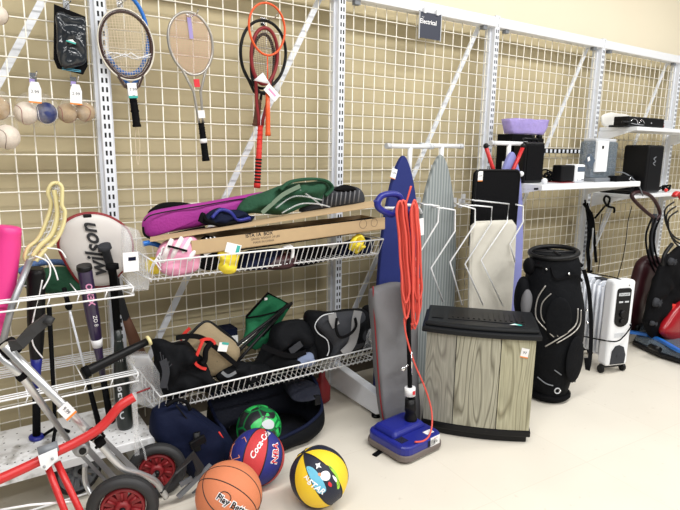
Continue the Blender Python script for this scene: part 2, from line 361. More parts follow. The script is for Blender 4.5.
# ================================================================ wire shelves and baskets
def wshelf(z, lab, yf=-.40):
    x0, x1 = UX[0]+.05, UX[1]-.012
    t = thing('wire_shelf', lab, 'shelf', ((x0+x1)/2, -.03, z), 'white wire shelves in the left bay')
    mb = MB('wirew')
    for y in (-.04, -.065, -.09, -.115, -.14, -.165, -.36, yf): mb.rod((x0, y, z), (x1, y, z), .0028, 6)
    x = x1
    while x > x0:
        mb.tube([(x, -.04, z-.005), (x, yf, z-.005)], .0025, 6); x -= .2
    part('deck_wires', mb, t)
    mb = MB('wirew'); mb.rod((x0, yf-.004, z-.032), (x1, yf-.004, z-.032), .0036, 6); mb.rod((x0, yf-.004, z), (x1, yf-.004, z), .0036, 6)
    x = x1; k = 0
    mb.rod((x0, yf+.03, z-.004), (x1, yf+.03, z-.004), .0026, 6)
    while x > x0: mb.rod((x, yf-.004, z), (x-.012, yf-.004, z-.032), .0024, 5); x -= .10
    part('front_rail', mb, t)
    for x in (x1, x0): mb = MB('wirew'); mb.tube([(x, -.035, z+.02), (x, -.035, z-.085), (x, yf, z-.03), (x, yf, z), (x, -.035, z+.02)], .003, 6); part('side_bracket', mb, t)
wshelf(.880, 'flat white wire shelf under the racket cover, upper one in left bay')
wshelf(.515, 'flat white wire shelf crossed by the standing bats, lower one in left bay')
def basket(zr, lab):
    x0, x1 = .03, UX[2]-.0; yf, yb = -.45, -.035; zb = zr-.082; yfb = -.405
    t = thing('wire_basket_shelf', lab, 'basket shelf', ((x0+x1)/2, -.03, zb), 'white wire basket shelves in the racket bay')
    mb = MB('wirew'); mb.tube([(x0, yb, zr), (x0, yf, zr), (x1, yf, zr), (x1, yb, zr)], .0040, 6)
    part('rim', mb, t)
    mb = MB('wirew'); mb.rod((x0, yfb, zb), (x1, yfb, zb), .0036, 6)
    for y in (-.30, -.17, yb): mb.rod((x0, y, zb-.008), (x1, y, zb-.008), .003, 6)
    n = 42
    for k in range(n+1):
        x = x0+(x1-x0)*k/n
        mb.tube([(x, yf, zr), (x, yfb-.004, zb), (x, yfb+.006, zb-.012), (x, yfb+.03, zb-.004), (x, yb, zb-.004)], .0019, 4, cap=False)
    part('basket_wires', mb, t)
    mb = MB('wirew')
    for x in (x0, x1):
        mb.tube([(x, yb, zr), (x, yb, zb-.03), (x, yfb, zb)], .003, 6)
        for k in range(1, 6):
            y = yb+(yfb-yb)*k/6; mb.rod((x, y, zr), (x, y-.01, zb), .002, 5)
    part('side_wires', mb, t)
basket(.986, 'white wire basket shelf holding the magenta bag and long carton, upper one')
basket(.411, 'white wire basket shelf full of dark duffel bags, lower one')
# perforated base deck
def deck_mat():
    m = mat('scuffed white deck', s(226, 226, 226), .45); nt = m.node_tree; N = nt.nodes; L = nt.links; b = N['Principled BSDF']
    tc = N.new('ShaderNodeTexCoord'); n = N.new('ShaderNodeTexNoise'); n.inputs['Scale'].default_value = 14; n.inputs['Detail'].default_value = 8; r = N.new('ShaderNodeMapRange')
    r.inputs[1].default_value = .55; r.inputs[2].default_value = .72; mx = N.new('ShaderNodeMix'); mx.data_type = 'RGBA'; mx.inputs[6].default_value = (*s(228, 229, 231), 1); mx.inputs[7].default_value = (*s(150, 148, 144), 1)
    L.new(tc.outputs['Object'], n.inputs['Vector']); L.new(n.outputs['Fac'], r.inputs[0]); L.new(r.outputs[0], mx.inputs[0]); L.new(mx.outputs[2], b.inputs['Base Color']); return m
M['deck'] = deck_mat()
mb = MB('deck', 'slot'); wb(mb, (UX[0]+.03, -.44, .215), (.0, -.05, .238), bev=.003, seg=1); wb(mb, (UX[0]+.03, -.445, .205), (0, -.425, .236))
for j in range(6):
    for k in range(44):
        x = -.02-k*.0254; y = -.415+j*.0508*1.2
        if (j > 2 and (k % 2)): continue
        mb.add([(x+.0036*math.cos(a*PI/4), y+.0036*math.sin(a*PI/4), .2384) for a in range(8)], [tuple(range(8))], 1, False)
single('base_deck', mb, 'scuffed white perforated steel base deck under the standing bats', 'shelf')
# wire rail lying below the deck
mb = MB('wirew'); a = onz(0, 494, .02); b = onz(75, 461, .10); mb.rod((-.60, -.47, .09), (-.02, -.47, .09), .004, 6); mb.rod((-.60, -.56, .006), (-.1, -.50, .006), .004, 6)
mb.rod((-.6, -.47, .09), (-.6, -.56, .006), .004, 6)
single('loose_wire_frame', mb, 'loose white wire frame lying under the base deck', 'wire frame')

# white solid shelves, right bays
def sshelf(x0, x1, yf, z, lab, th=.03):
    t = thing('steel_shelf', lab, 'shelf', ((x0+x1)/2, -.04, z-th))
    mb = MB('white'); wb(mb, (x0, yf, z-th), (x1, -.05, z), bev=.004, seg=1); part('shelf_board', mb, t)
    for x in (x0+.004, x1-.004):
        mb = MB('white'); mb.prism([(.047, z-th), (-yf-.03, z-th), (.10, z-th-.07), (.047, z-th-.09)], Fr((x, 0, 0), (0, -1, 0), (0, 0, 1), (1, 0, 0)), -.004, .004); part('shelf_bracket', mb, t)
sshelf(UX[3]+.03, UX[4]-.03, -.46, 1.235, 'white steel shelf holding the black loudspeaker and projector', .038)
sshelf(UX[4]+.03, UX[5]-.03, -.36, 1.635, 'white steel shelf holding the flat black disc player, topmost', .03)
sshelf(UX[4]+.03, UX[5]-.03, -.38, 1.125, 'white steel shelf under the black coffee maker, lower right', .03)
sshelf(UX[5]+.03, UX[6]-.03, -.36, 1.635, 'white steel shelf cut off by the right edge of the photo', .03)
# ================================================================ hooks
def hook(x, z, lab, y1=-.14):
    mb = MB('chrome'); mb.tube([(x, -.004, z), (x, y1+.02, z-.004), (x, y1, z+.012)], .0028, 6); wb(mb, (x-.012, -.014, z-.02), (x+.012, -.003, z+.02))
    single('peg_hook', mb, lab, 'hook', None)
# ================================================================ rackets
def racket(name, lab, Y, top, hb, gt, end, hw, fmat, smat, gmat, rt=.009, throat=True, group=None, kind='tennis', strings=True, label_s=None, sp=.012, shaftmat=None, gr=.016, power=2.0, tv=(.028, .45)):
    T, B, Gt, E_ = at(*top, Y), at(*hb, Y), at(*gt, Y), at(*end, Y)
    ax = (T-E_).normalized(); fr = Fr(E_, ax.cross(V(0, 1, 0)) * 1.0, ax)
    # frame: u to the right, v up the racket
    fr = Fr(E_, V(0, -1, 0).cross(ax)*-1, ax); 
    if fr.u.x < 0: fr.u = -fr.u
    fr.w = V(0, -1, 0)
    L = (T-E_).length; hbv = (B-E_).dot(ax); gv = (Gt-E_).dot(ax); cv = (L+hbv)/2; hh = (L-hbv)/2
    t = thing(name, lab, 'racket', E_, group)
    def oval(k, sc=1.0):
        a = 2*PI*k; c, q = math.cos(a), math.sin(a)
        w = hw*sc*(1.0 - (.10 if power > 2 else .06)*(-q)); return (w*c, cv+hh*sc*q)
    mb = MB(fmat)
    mb.tube([fr(*oval(k/56)) for k in range(56)], rt, 8, closed=True, upv=(0, 1, 0), flat=1.2)
    sm = shaftmat or fmat
    if throat:
        for sgn in (-1, 1):
            a = oval(.75+sgn*.10); b = oval(.75+sgn*.16)
            mb.tube([fr(*p, 0) for p in [b, a, (sgn*tv[0], hbv-(hbv-gv)*tv[1]), (sgn*.011, gv+.03), (sgn*.010, gv)]], rt*.95, 8)
    else: mb.tube([fr(0, hbv), fr(0, gv)], rt*.55 if kind == 'bad' else rt, 8)
    part('frame', mb, t)
    if strings:
        mb = MB(smat); n = int(hw*2/sp)
        for i in range(-n//2+1, n//2+1):
            x = i*sp
            if abs(x) < hw*.95: h = hh*math.sqrt(1-(x/hw)**2); mb.tube([fr(x, cv-h), fr(x, cv+h)], .0009, 4, cap=False)
        y = -hh+sp
        while y < hh-sp*.5:
            w = hw*math.sqrt(1-(y/hh)**2)*(1+.06*y/hh); mb.tube([fr(-w, cv+y, .001), fr(w, cv+y, .001)], .0009, 4, cap=False); y += sp
        part('strings', mb, t, label_s)
    mb = MB(gmat); mb.lathe([(0, gr*1.12), (.06, gr*1.15), (.1, gr), (.5, gr*.95), (1, gr*.85)], fr(0, 0), fr(0, gv), 12)
    k = 0
    while k*.022 < gv-.02: mb.tube([fr(gr*math.cos(a), .015+k*.022+.01*a/6.28, -gr*math.sin(a)) for a in [j*PI/5 for j in range(11)]], .0014, 4, cap=False); k += 1
    part('grip', mb, t)
    return t, fr
hook(*(lambda p: (p.x, p.z))(at(119, 5, -.005)), 'chrome hook behind the bronze tennis racket')
t, fr = racket('tennis_racket', 'dark bronze and cream tennis racket with white frame edge and black grip', -.075, (122, 11), (128, 78), (133, 96), (137, 127), .105, 'bronze', 'string', 'blackm', .0085, sp=.011)
mb = MB('racketwhite'); L = (at(122, 11, -.075)-at(137, 127, -.075)).length; H = (at(128, 78, -.075)-at(137, 127, -.075)).length
mb.tube([fr(.114*math.cos(a), (L+H)/2+((L-H)/2+.009)*math.sin(a), .003) for a in [j*PI/28 for j in range(56)]], .004, 6, closed=True); part('edge_guard', mb, t, 'cream edge band')
mb = MB('tag', 'teal', 'ink'); mb.box(fr, (-.022, H-.075, .014), (.016, H-.022, .016)); mb.box(fr, (-.022, H-.085, .014), (.016, H-.075, .0162), mi=1); mb.text('7.99', lambda x, y: fr(x, y+H-.05, .0165), .018, mi=2); part('price_tag', mb, t)
mb = MB('clear', 'whiteink')
for k in range(7): y = (L+H)/2-.045+random.uniform(-.012, .012); mb.tube([fr(-.098+j*.028, y+random.uniform(-.014, .014), .006) for j in range(8)], .004, 5, mi=1 if k % 2 else 0, flat=.3)
part('torn_string_wrap', mb, t, 'white frayed film across the strings')
# blue racket behind
racket('tennis_racket', 'blue tennis racket hidden behind the dark bronze one, only its rim showing', -.035, (118, -9), (125, 74), (130, 90), (135, 112), .100, 'bluev', 'string', 'blackm', .0085, sp=.014)
mb = MB('string'); a = at(136, 124, -.06); b = at(138, 165, -.06)
mb.tube(spline([a, V(a.x-.007, -.06, (a.z+b.z)/2), b, V(a.x+.012, -.06, (a.z+b.z)/2), V(a.x+.006, -.06, a.z)], 6), .0012, 5)
single('hanging_cord_loop', mb, 'thin clear cord loop dangling below the dark bronze racket', 'cord')
hook(*(lambda p: (p.x, p.z))(at(188, 18, -.005)), 'chrome hook holding the slim silver racket')
t, fr = racket('tennis_racket', 'slim silver tennis racket with pinkish strings and tilted black grip', -.05, (187, 12), (193, 75), (200, 123), (206, 161), .103, 'silver', mat('pinkish string', s(206,170,150), .5), 'blackm', .0065, sp=.007, tv=(.017, .34), label_s='pale pinkish strings')
mb = MB('lilac', 'tag', 'redink'); L = (at(186, 13, -.05)-at(206, 161, -.05)).length
mb.box(fr, (-.006, L-.11, .005), (.012, L-.02, .008)); mb.box(fr, (-.016, .20, .018), (.016, .235, .020), mi=1); mb.box(fr, (-.014, .34, .010), (.012, .375, .014), mi=2); part('stickers', mb, t)
mb = MB('whiteink'); mb.lathe([(0, .0175), (1, .0175)], fr(0, .085), fr(0, .105)); part('grip_collar', mb, t)
hook(*(lambda p: (p.x, p.z))(at(262, 22, -.005)), 'chrome hook behind the cluster of three rackets', -.17)
# black wide-head racquetball racket
t, fr = racket('racquetball_racket', 'black teardrop racquetball racket behind the orange badminton racket', -.05, (267, 21), (264, 89), (260, 100), (256, 126), .122, 'black', 'stringd', 'brown', .0075, sp=.02, strings=False, gr=.017)
t2, fr2 = racket('racquetball_racket', 'dark red and black racquetball racket with long red handle, middle of three rackets', -.085, (266, 28), (262, 84), (260, 126), (257, 188), .070, 'redd', 'stringd', 'redf', .0085, sp=.009, gr=.015, label_s='dusty brown strings')
mb = MB('black')
for k in range(9): mb.lathe([(0, .0165), (1, .0165)], fr2(0, .01+k*.016), fr2(0, .018+k*.016))
part('grip_bands', mb, t2, 'black bands on the red grip')
mb = MB('black'); L2 = (at(268, 28, -.085)-at(257, 188, -.085)).length; H2 = (at(262, 86, -.085)-at(257, 188, -.085)).length
mb.tube([fr2(.062*math.sin(a)*1.0, (L2+H2)/2-.03+((L2-H2)/2+.0)*math.cos(a), -.012) for a in [j*PI/24 for j in range(48)]], .008, 6, closed=True); part('bumper_guard', mb, t2)
t3, fr3 = racket('badminton_racket', 'orange badminton racket with thin shaft hanging in front of the others', -.12, (267, 3), (265, 55), (265, 90), (268, 136), .095, 'orangep', 'string', 'orangep', .0052, throat=False, kind='bad', sp=.02, strings=False, gr=.012)
mb = MB('tag', 'batink'); p = at(270, 92, -.125); f4 = Fr(p, (1, 0, -.9), (.9, 0, 1)); mb.box(f4, (-.035, -.022, .012), (.045, .022, .0135)); mb.box(f4, (-.02, -.004, .0136), (.03, .006, .014), mi=1); p = at(262, 80, -.125); f4 = Fr(p, (1, 0, -.1), (.3, 0, 1)); mb.add([f4(-.045, -.01, .004), f4(.045, -.012, .004), f4(0, .035, .004), f4(-.045, -.01, .002), f4(.045, -.012, .002), f4(0, .035, .002)], [(0, 1, 2), (5, 4, 3), (0, 3, 4, 1), (1, 4, 5, 2), (2, 5, 3, 0)]); part('price_tag', mb, t3)

# ================================================================ hanging package and ball bags
p = at(71, 41, -.06); f = Fr(p, (1, 0, -.06), (.05, 0, 1))
t = thing('protective_gear_package', 'black blister package with white price sticker hanging above the ball bags', 'package', f(0, -.13, 0))
mb = MB('blackm'); mb.prism([(-.06, .13), (.055, .105), (.062, -.09), (.045, -.125), (-.05, -.115), (-.064, -.08)], f, -.01, .004, bev=.003); part('card_back', mb, t)
mb = MB(mat('glossy black blister', (.02, .024, .03), .12, bump=.25, scale=25)); mb.pillow([(-.05, .10), (.0, .098), (.048, .085), (.054, 0), (.05, -.08), (0, -.108), (-.045, -.1), (-.055, 0)], f, .032, .0, wr=.014, ws=30, p=4); part('blister', mb, t)
mb = MB('tag', 'teal', 'ink', 'skyink'); f2 = Fr(f(-.002, .01, .036), (1, 0, -.25), (.25, 0, 1)); mb.box(f2, (-.018, -.018, 0), (.018, .018, .002)); mb.box(f2, (-.018, -.024, 0), (.018, -.018, .0022), mi=1); mb.text('7.99', lambda x, y: f2(x, y, .0024), .016, mi=2)
[mb.box(f, (-.035, -.112-k*.006, .005), (.035, -.110-k*.006, .0065), mi=3) for k in range(2)]; part('price_sticker', mb, t)
hook(*(lambda p: (p.x, p.z))(at(66, 6, -.005)), 'chrome hook holding the black blister package')
def baseball(c, r, m, lab, seam='redd', rot=0.0, group='bagged baseballs'):
    t = thing('baseball', lab, 'ball', V(c)-V(0, 0, r), group); mb = MB(m); mb.ball(c, r, 24, 16); part('cover', mb, t)
    mb = MB(seam); pts = []
    for k in range(48):
        a = 2*PI*k/48; d = V(math.cos(a), math.sin(a), .62*math.cos(2*a)).normalized(); d = Matrix.Rotation(rot, 3, 'Z') @ (Matrix.Rotation(1.1, 3, 'X') @ d); pts.append(V(c)+d*r*1.005)
    mb.tube(pts, .0012, 4, closed=True); part('stitching', mb, t); return t
c1, c2 = at(26, 113, -.075), at(46, 113, -.075)
baseball(c1, .044, 'leather', 'white baseball in the clear bag beside the blue ball', rot=.6)
baseball(c2, .042, 'balld', 'blue and black ball in the clear bag beside the white baseball', 'whiteink', .2)
def ballbag(px, Y, lab, hk, tagpx, th=.048):
    t = thing('ball_bag', lab, 'bag', at(px[0][0], px[0][1], Y)); mb = MB('clearbag'); mb.pillow(pts2(px, Y), wallfr(Y), th, th, wr=.006, ws=30, rings=8); part('bag_film', mb, t)
    q = at(tagpx[0], tagpx[1]+1, Y-.052); f = Fr(q, (1, 0, -.05), (.05, 0, 1)); mb = MB('tag', 'orange', 'ink', 'lilac'); mb.prism([(-.022, -.032), (.022, -.032), (.022, .016), (.013, .042), (-.013, .042), (-.022, .016)], f, 0, .002)
    mb.box(f, (-.022, -.038, 0), (.022, -.032, .0021), mi=1); mb.text('2.99', lambda x, y: f(x, y+.004, .0025), .017, mi=2); mb.box(f, (-.018, .038, -.002), (0, .052, .001), mi=3); part('price_card', mb, t); return t
ballbag([(16, 100), (26, 92), (40, 92), (54, 98), (60, 112), (55, 124), (38, 127), (20, 124), (13, 114)], -.075, 'clear bag with a white baseball and a blue ball', 0, (35, 92))
c3, c4 = at(67, 113, -.07), at(85, 112, -.07)
baseball(c3, .039, 'oldleather', 'worn brown baseball, left one of the pair near the upright', rot=.4)
baseball(c4, .039, 'oldleather', 'worn brown baseball, right one of the pair near the upright', rot=1.4)
ballbag([(59, 104), (68, 97), (82, 97), (94, 104), (97, 115), (88, 124), (68, 124), (58, 116)], -.07, 'clear bag with two worn brown baseballs beside the upright', 0, (76, 94))
for q, l in (((33, 78), 'chrome hook over the white and blue ball bag'), ((73, 82), 'chrome hook over the brown baseballs bag')): hook(*(lambda p: (p.x, p.z))(at(*q, -.005)), l)
c5, c6, c7 = at(7, 137, -.13), at(-3, 108, -.12), at(-2, 15, -.1)
baseball(c5, .046, 'leather', 'scuffed baseball low in the bag cut off by the left photo edge', 'brown', .9); baseball(c6, .044, 'oldleather', 'baseball high in the bag cut off by the left photo edge', 'brown', .2)
ballbag([(-14, 95), (6, 92), (14, 112), (20, 135), (15, 150), (2, 155), (-14, 148), (-20, 120)], -.13, 'clear bag of scuffed baseballs cut off by the left photo edge', 0, (-30, 85), .055)
baseball(c7, .034, 'leather', 'baseball at the upper left corner of the photo', 'brown', .3)

# ================================================================ on the upper left shelf
t = thing('racket_cover', 'white padded racket cover with dark red edge lettered wilson', 'racket cover', at(100, 290, -.17))
Yc = -.19; out = [(61, 233), (66, 222), (80, 215), (97, 214), (113, 219), (127, 230), (132, 246), (129, 262), (118, 275), (112, 284), (96, 286), (80, 282), (66, 262), (59, 246)]
mb = MB(mat('white vinyl', s(208, 203, 200), .4, bump=.08, scale=12)); mb.pillow(pts2(out, Yc), wallfr(Yc), .03, .02, p=3, rings=9); body = part('padded_body', mb, t)
mb = MB('redd'); mb.tube([V(p.x, Yc, p.y) for p in spline(pts2(out, Yc), 8, True)], .0085, 8, closed=True); part('piping', mb, t, 'dark red piping')
mb = MB('black'); a = at(87, 216, Yc-.008); wb(mb, (a.x-.016, a.y-.012, a.z-.006), (a.x+.016, a.y+.006, a.z+.008), bev=.003); part('zip_pull', mb, t)
a, b = at(86, 222, Yc), at(99, 277, Yc); f = Fr((a+b)/2-V(0, .034, 0), (a-b), V(1, 0, .25)*-1); f = Fr(f.o, (a-b), V(-1, 0, -.28)); f.w = V(0, -1, 0)
mb = MB('ink'); mb.text('wilson', lambda x, y: f(x, y, .0 + .0), .088, bold=.0018, shear=.4); part('lettering', mb, t, 'black lettering')
# green cloth bag and striped rope behind
mb = MB('green'); Y = -.12; mb.pillow(pts2([(28, 276), (45, 268), (70, 266), (92, 270), (98, 284), (90, 292), (60, 294), (34, 292), (26, 286)], -.14), wallfr(-.14), .05, .05, wr=.02, rings=6)
single('folded_green_bag', mb, 'folded dark green cloth bag behind the racket cover and lacrosse stick', 'bag')
mb = MB(mat('blue white cord', s(90, 120, 170), .8, bump=.5, scale=200, vary=.7)); q = [at(x, y, -.10) for x, y in ((18, 272), (35, 264), (55, 262), (68, 264), (74, 268), (60, 270), (40, 272))]
mb.tube(spline(q, 6), .013, 8); single('braided_cord', mb, 'blue and white braided cord behind the lacrosse head', 'cord')
# pink plastic bat
a, b = at(10, 226, -.31), at(-26, 425, -.31); b.z = .245
t = thing('plastic_bat', 'thick hot pink plastic bat at the left photo edge', 'bat', b)
mb = MB('hotpink'); mb.lathe([(0, .026), (.02, .028), (.03, .018), (.3, .018), (.5, .030), (.62, .042), (.75, .0455), (.93, .044), (.965, .040), (.97, .041), (.995, .038), (1, .030)], b, a, 28); part('barrel', mb, t)
mb = MB('blackm'); mb.lathe([(0, .023), (1, .0235)], b.lerp(a, .04), b.lerp(a, .28), 20); part('grip', mb, t)
# lacrosse stick
t = thing('lacrosse_stick', 'lacrosse stick with pale yellow strung head above the racket cover', 'lacrosse stick', at(8, 345, -.36))
mb = MB('yellowl'); Y = -.31
l = [(31, 262), (25, 259), (28, 248), (38, 239), (46, 222), (51, 205), (48, 192), (52, 184), (58, 183), (62, 188), (62, 205), (65, 212), (63, 226), (56, 240), (44, 251), (36, 261)]
P1 = [at(x, y, Y) for x, y in l[:9]]; P2 = [at(x, y, Y-.05) for x, y in l[8:]]
mb.tube(spline(P1, 6), .0105, 8, flat=.7); mb.tube(spline(P2, 6), .0105, 8, flat=.7); mb.tube([P1[-1], P2[0]], .0075, 8)
P3 = [at(x, y, Y-.03) for x, y in ((33, 256), (40, 246), (52, 234), (57, 216), (56, 200), (54, 190))]; mb.tube(spline(P3, 6), .009, 6)
head = part('head', mb, t)
S1, S2 = spline(P1, 6), spline(P2[::-1], 6); mb = MB(film('pale yellow mesh', s(236, 226, 180), .5, .5, .3)); vs = []; n_ = 14
for k in range(n_+1):
    a = S1[int(k/n_*(len(S1)-1))]; b = S2[int(k/n_*(len(S2)-1))]
    for j in range(5): vs.append(a.lerp(b, j/4)+V(0, .04*math.sin(j/4*PI), 0))
mb.add(vs, [(k*5+j, k*5+j+1, k*5+j+6, k*5+j+5) for k in range(n_) for j in range(4)]); part('mesh_pocket', mb, head, 'pale mesh pocket')
mb = MB('whiteink'); S1, S2 = spline(P1, 6), spline(P2[::-1], 6)
for k in range(1, 12):
    a = S1[int(k/12*(len(S1)-1))]; b = S2[int(k/12*(len(S2)-1))]; m_ = (a+b)/2+V(.0, .035, -.005); mb.tube(spline([a, m_, b], 4), .0042, 5)
for off in (.3, .5, .7): mb.tube([S1[int(k/12*(len(S1)-1))].lerp(S2[int(k/12*(len(S2)-1))], off)+V(0, .028, 0) for k in range(1, 12)], .0026, 5)
for e in ([(35, 256), (48, 262), (50, 275), (43, 289)], [(47, 248), (60, 250), (66, 258)], [(45, 254), (54, 268), (58, 280)]): mb.tube(spline([at(x, y, Y-.06) for x, y in e], 5), .003, 5)
part('stringing', mb, head, 'white stringing')
mb = MB('steel'); mb.tube([at(30, 260, -.34), at(12, 305, -.38), at(2, 345, -.41)], .0125, 10); part('shaft', mb, t)
# milky plastic case at the basket's left end
t = thing('plastic_clamshell', 'empty clear plastic clamshell leaning at the left end of the basket', 'plastic case', at(138, 290, -.25))
mb = MB('clearw'); f = wallfr(-.30); q = pts2([(121, 224), (136, 229), (143, 246), (149, 268), (146, 288), (126, 290), (121, 262)], -.30); mb.prism(q, f, -.01, .05, bev=.01); part('shell', mb, t)
mb = MB('whiteink', 'navy'); q = at(131, 262, -.355); wb(mb, (q.x-.03, q.y, q.z-.04), (q.x+.03, q.y+.002, q.z+.04)); wb(mb, (q.x-.01, q.y-.001, q.z+.005), (q.x+.02, q.y, q.z+.02), mi=1); part('insert_card', mb, t)

# ================================================================ bats and sticks standing in the left bay
def stick(name, lab, cat, top, bot, prof, m, group=None, gripseg=None, gm='blackm'):
    t = thing(name, lab, cat, bot, group); mb = MB(m); mb.lathe(prof, bot, top, 18); part('barrel' if cat == 'bat' else 'shaft', mb, t); return t
G1 = 'bats standing in the left bay'
zb = .24
a = at(36, 268, -.285); b = onz(36, 433, zb); b = V(b.x, -.25, zb+.0)
b = at(36, 432, -.20); b.z = zb
t = thing('baseball_bat', 'black and blue baseball bat with blue knob, barrel up beside the lacrosse shaft', 'bat', b, G1)
mb = MB('black'); mb.lathe([(.32, .0145), (.42, .017), (.55, .026), (.7, .032), (.97, .033), (1, .026)], b, a, 20); bar = part('barrel', mb, t)
mb = MB('blue'); mb.lathe([(.30, .0142), (.42, .0175), (.5, .0225), (.5, .0215)], b, a, 20); part('taper_band', mb, t, 'blue taper'); mb = MB('whiteink'); mb.tube(spline([b.lerp(a, x)+V(dx, -.030, 0) for x, dx in ((.50, .02), (.58, -.012), (.66, -.018), (.74, -.012), (.84, .004), (.94, .018))], 5), .003, 5); part('trim_line', mb, t)
mb = MB('blackm'); mb.lathe([(.01, .0155), (.30, .0145)], b, a, 16); part('grip', mb, t); mb = MB('blue'); mb.lathe([(0, .028), (.6, .03), (1, .02)], b, b.lerp(a, .022), 20); part('knob', mb, t)
a = at(49, 305, -.24); b = at(56, 437, -.24); b.z = zb
t = thing('walking_stick', 'thin black stick with clawed foot beside the blue-knobbed bat', 'stick', b); mb = MB('blackm'); mb.lathe([(.05, .007), (1, .010)], b, a, 10); part('shaft', mb, t)
mb = MB('blackm')
for an in (0.3, 2.4, 4.4): mb.tube([b.lerp(a, .08), b+V(.035*math.cos(an), .035*math.sin(an), .022), b+V(.055*math.cos(an), .055*math.sin(an), .006)], .007, 6)
part('claw_foot', mb, t)
a = at(64, 288, -.27); b = at(98, 410, -.22); b.z = zb; m1, m2 = a.lerp(b, .12), a.lerp(b, .62)
t = thing('ski_pole', 'slim white pole with black grips crossing behind the purple bat', 'pole', b); mb = MB('whitem'); mb.tube([m1, m2], .0048, 8); part('shaft', mb, t)
mb = MB('blackm'); mb.tube([a, m1+(m2-m1)*.05], .009, 10); mb.lathe([(0, .010), (.3, .014), (1, .013)], a.lerp(b, .14), a.lerp(b, .10)); part('upper_grip', mb, t); mb = MB('blackm'); mb.lathe([(0, .012), (.7, .010), (1, .008)], b, m2, 12); part('lower_grip', mb, t)
a = at(84, 266, -.30); b = at(110, 413, -.21); b.z = zb
t = thing('baseball_bat', 'dark purple baseball bat with pink and white lettering, barrel up', 'bat', b, G1)
mb = MB('purpled'); mb.lathe([(.3, .012), (.45, .016), (.6, .024), (.7, .0275), (.985, .0275), (1, .026)], b, a, 22); bar = part('barrel', mb, t)
mb = MB('black'); mb.lathe([(0, .0275), (.3, .030), (1, .028)], b.lerp(a, .975), b.lerp(a, 1.005), 22); part('end_cap', mb, t)
ax = (a-b).normalized(); R_ = .0285
def onbar(x, y, t0=.78, th0=-.25):
    th = th0 + y/R_; u = V(0, 0, 1).cross(ax).normalized(); w = V(0, -1, 0); return b.lerp(a, t0)+ax*x + (V(1, 0, 0)*math.sin(-th) + w*math.cos(th))*(R_+.001)
mb = MB('batink', 'whiteink'); mb.text('XENO', lambda x, y: onbar(x, y, .84, -.1), .034, bold=.001); mb.text('8 OZ', lambda x, y: onbar(x, y, .68, -.2), .022, mi=1); mb.lathe([(0, .0235), (1, .020)], b.lerp(a, .56), b.lerp(a, .51), 20, mi=1); part('lettering', mb, t, 'pink and white markings')
mb = MB('blackm'); mb.lathe([(0, .022), (.05, .022), (.06, .0145), (1, .0125)], b, b.lerp(a, .32), 14); part('grip', mb, t)
a = at(112, 264, -.30); b = at(123, 421, -.30); b.z = zb; b.x = at(123, 421, -.26).x
t = thing('baseball_bat', 'black baseball bat standing knob up with white band and grey letters', 'bat', b, G1)
mb = MB(mat('charcoal green bat', s(30, 36, 34), .35)); mb.lathe([(0, .028), (.02, .032), (.3, .032), (.45, .024), (.55, .0165), (.62, .0145)], b, a, 22); part('barrel', mb, t)
mb = MB('blackm'); mb.lathe([(0, .0145), (.93, .0155), (.94, .026), (1, .025)], b.lerp(a, .52), a, 18); part('grip', mb, t); mb = MB('tag', 'ink'); mb.lathe([(0, .0178), (1, .0165)], b.lerp(a, .515), b.lerp(a, .55), 18)
mb.lathe([(0, .027), (1, .0245)], b.lerp(a, .38), b.lerp(a, .44), 18); part('white_bands', mb, t)
ax = (a-b).normalized(); bb, aa = b.copy(), a.copy()
mb = MB('greyl'); mb.text('RECCO', lambda x, y: bb.lerp(aa, .18)-ax*x+(V(1, 0, 0)*math.sin(-y/.033-.3)+V(0, -1, 0)*math.cos(y/.033-.3))*.0335, .045, bold=.001); part('lettering', mb, t, 'grey lettering')
a = at(104, 245, -.25); b = at(133, 341, -.14); e = at(128, 395, -.12)
t = thing('baseball_bat', 'grey gripped bat leaning knob up behind the white-banded bat', 'bat', b+(b-a)*.9, G1); mb = MB('greyd'); a2 = a; b2 = a.lerp(b, .75); mb.lathe([(0, .0165), (.93, .017), (.95, .027), (1, .026)], b2, a2, 16); part('grip', mb, t)
mb = MB('brown'); e = b+(b-a)*.9; e.z = max(e.z, zb); mb.lathe([(0, .03), (.5, .031), (.8, .024), (1, .016)], e, a.lerp(b, .72), 18); part('barrel', mb, t, 'brown barrel')
a = at(150, 340, -.36); b = at(82, 374, -.385)
t = thing('baseball_bat', 'black bat lying slanted across the lower shelf with cream knob end', 'bat', b, G1); mb = MB('black'); mb.lathe([(0, .020), (.1, .021), (.7, .0175), (.97, .015)], b, a, 18); part('barrel', mb, t)
mb = MB('yellowl'); mb.lathe([(0, .016), (.3, .023), (1, .021)], b.lerp(a, .955), a, 18); part('knob', mb, t, 'cream knob')
mb = MB('blackm'); mb.lathe([(0, .024), (1, .024)], b.lerp(a, .02), b.lerp(a, .10), 16); part('clamp_collar', mb, t)
# white clear box by the deck's right end
t = thing('plastic_tray', 'milky clear plastic tray propped at the right end of the base deck', 'tray', at(150, 400, -.2))
mb = MB('clearw'); q = pts2([(126, 352), (146, 352), (158, 372), (161, 396), (148, 404), (130, 398)], -.33); mb.prism(q, wallfr(-.33), -.02, .06, bev=.008); part('shell', mb, t)
mb = MB('redd', 'greyl'); mb.tube([at(134, 394, -.40), at(150, 388, -.40)], .004, 6); part('handle', mb, t)
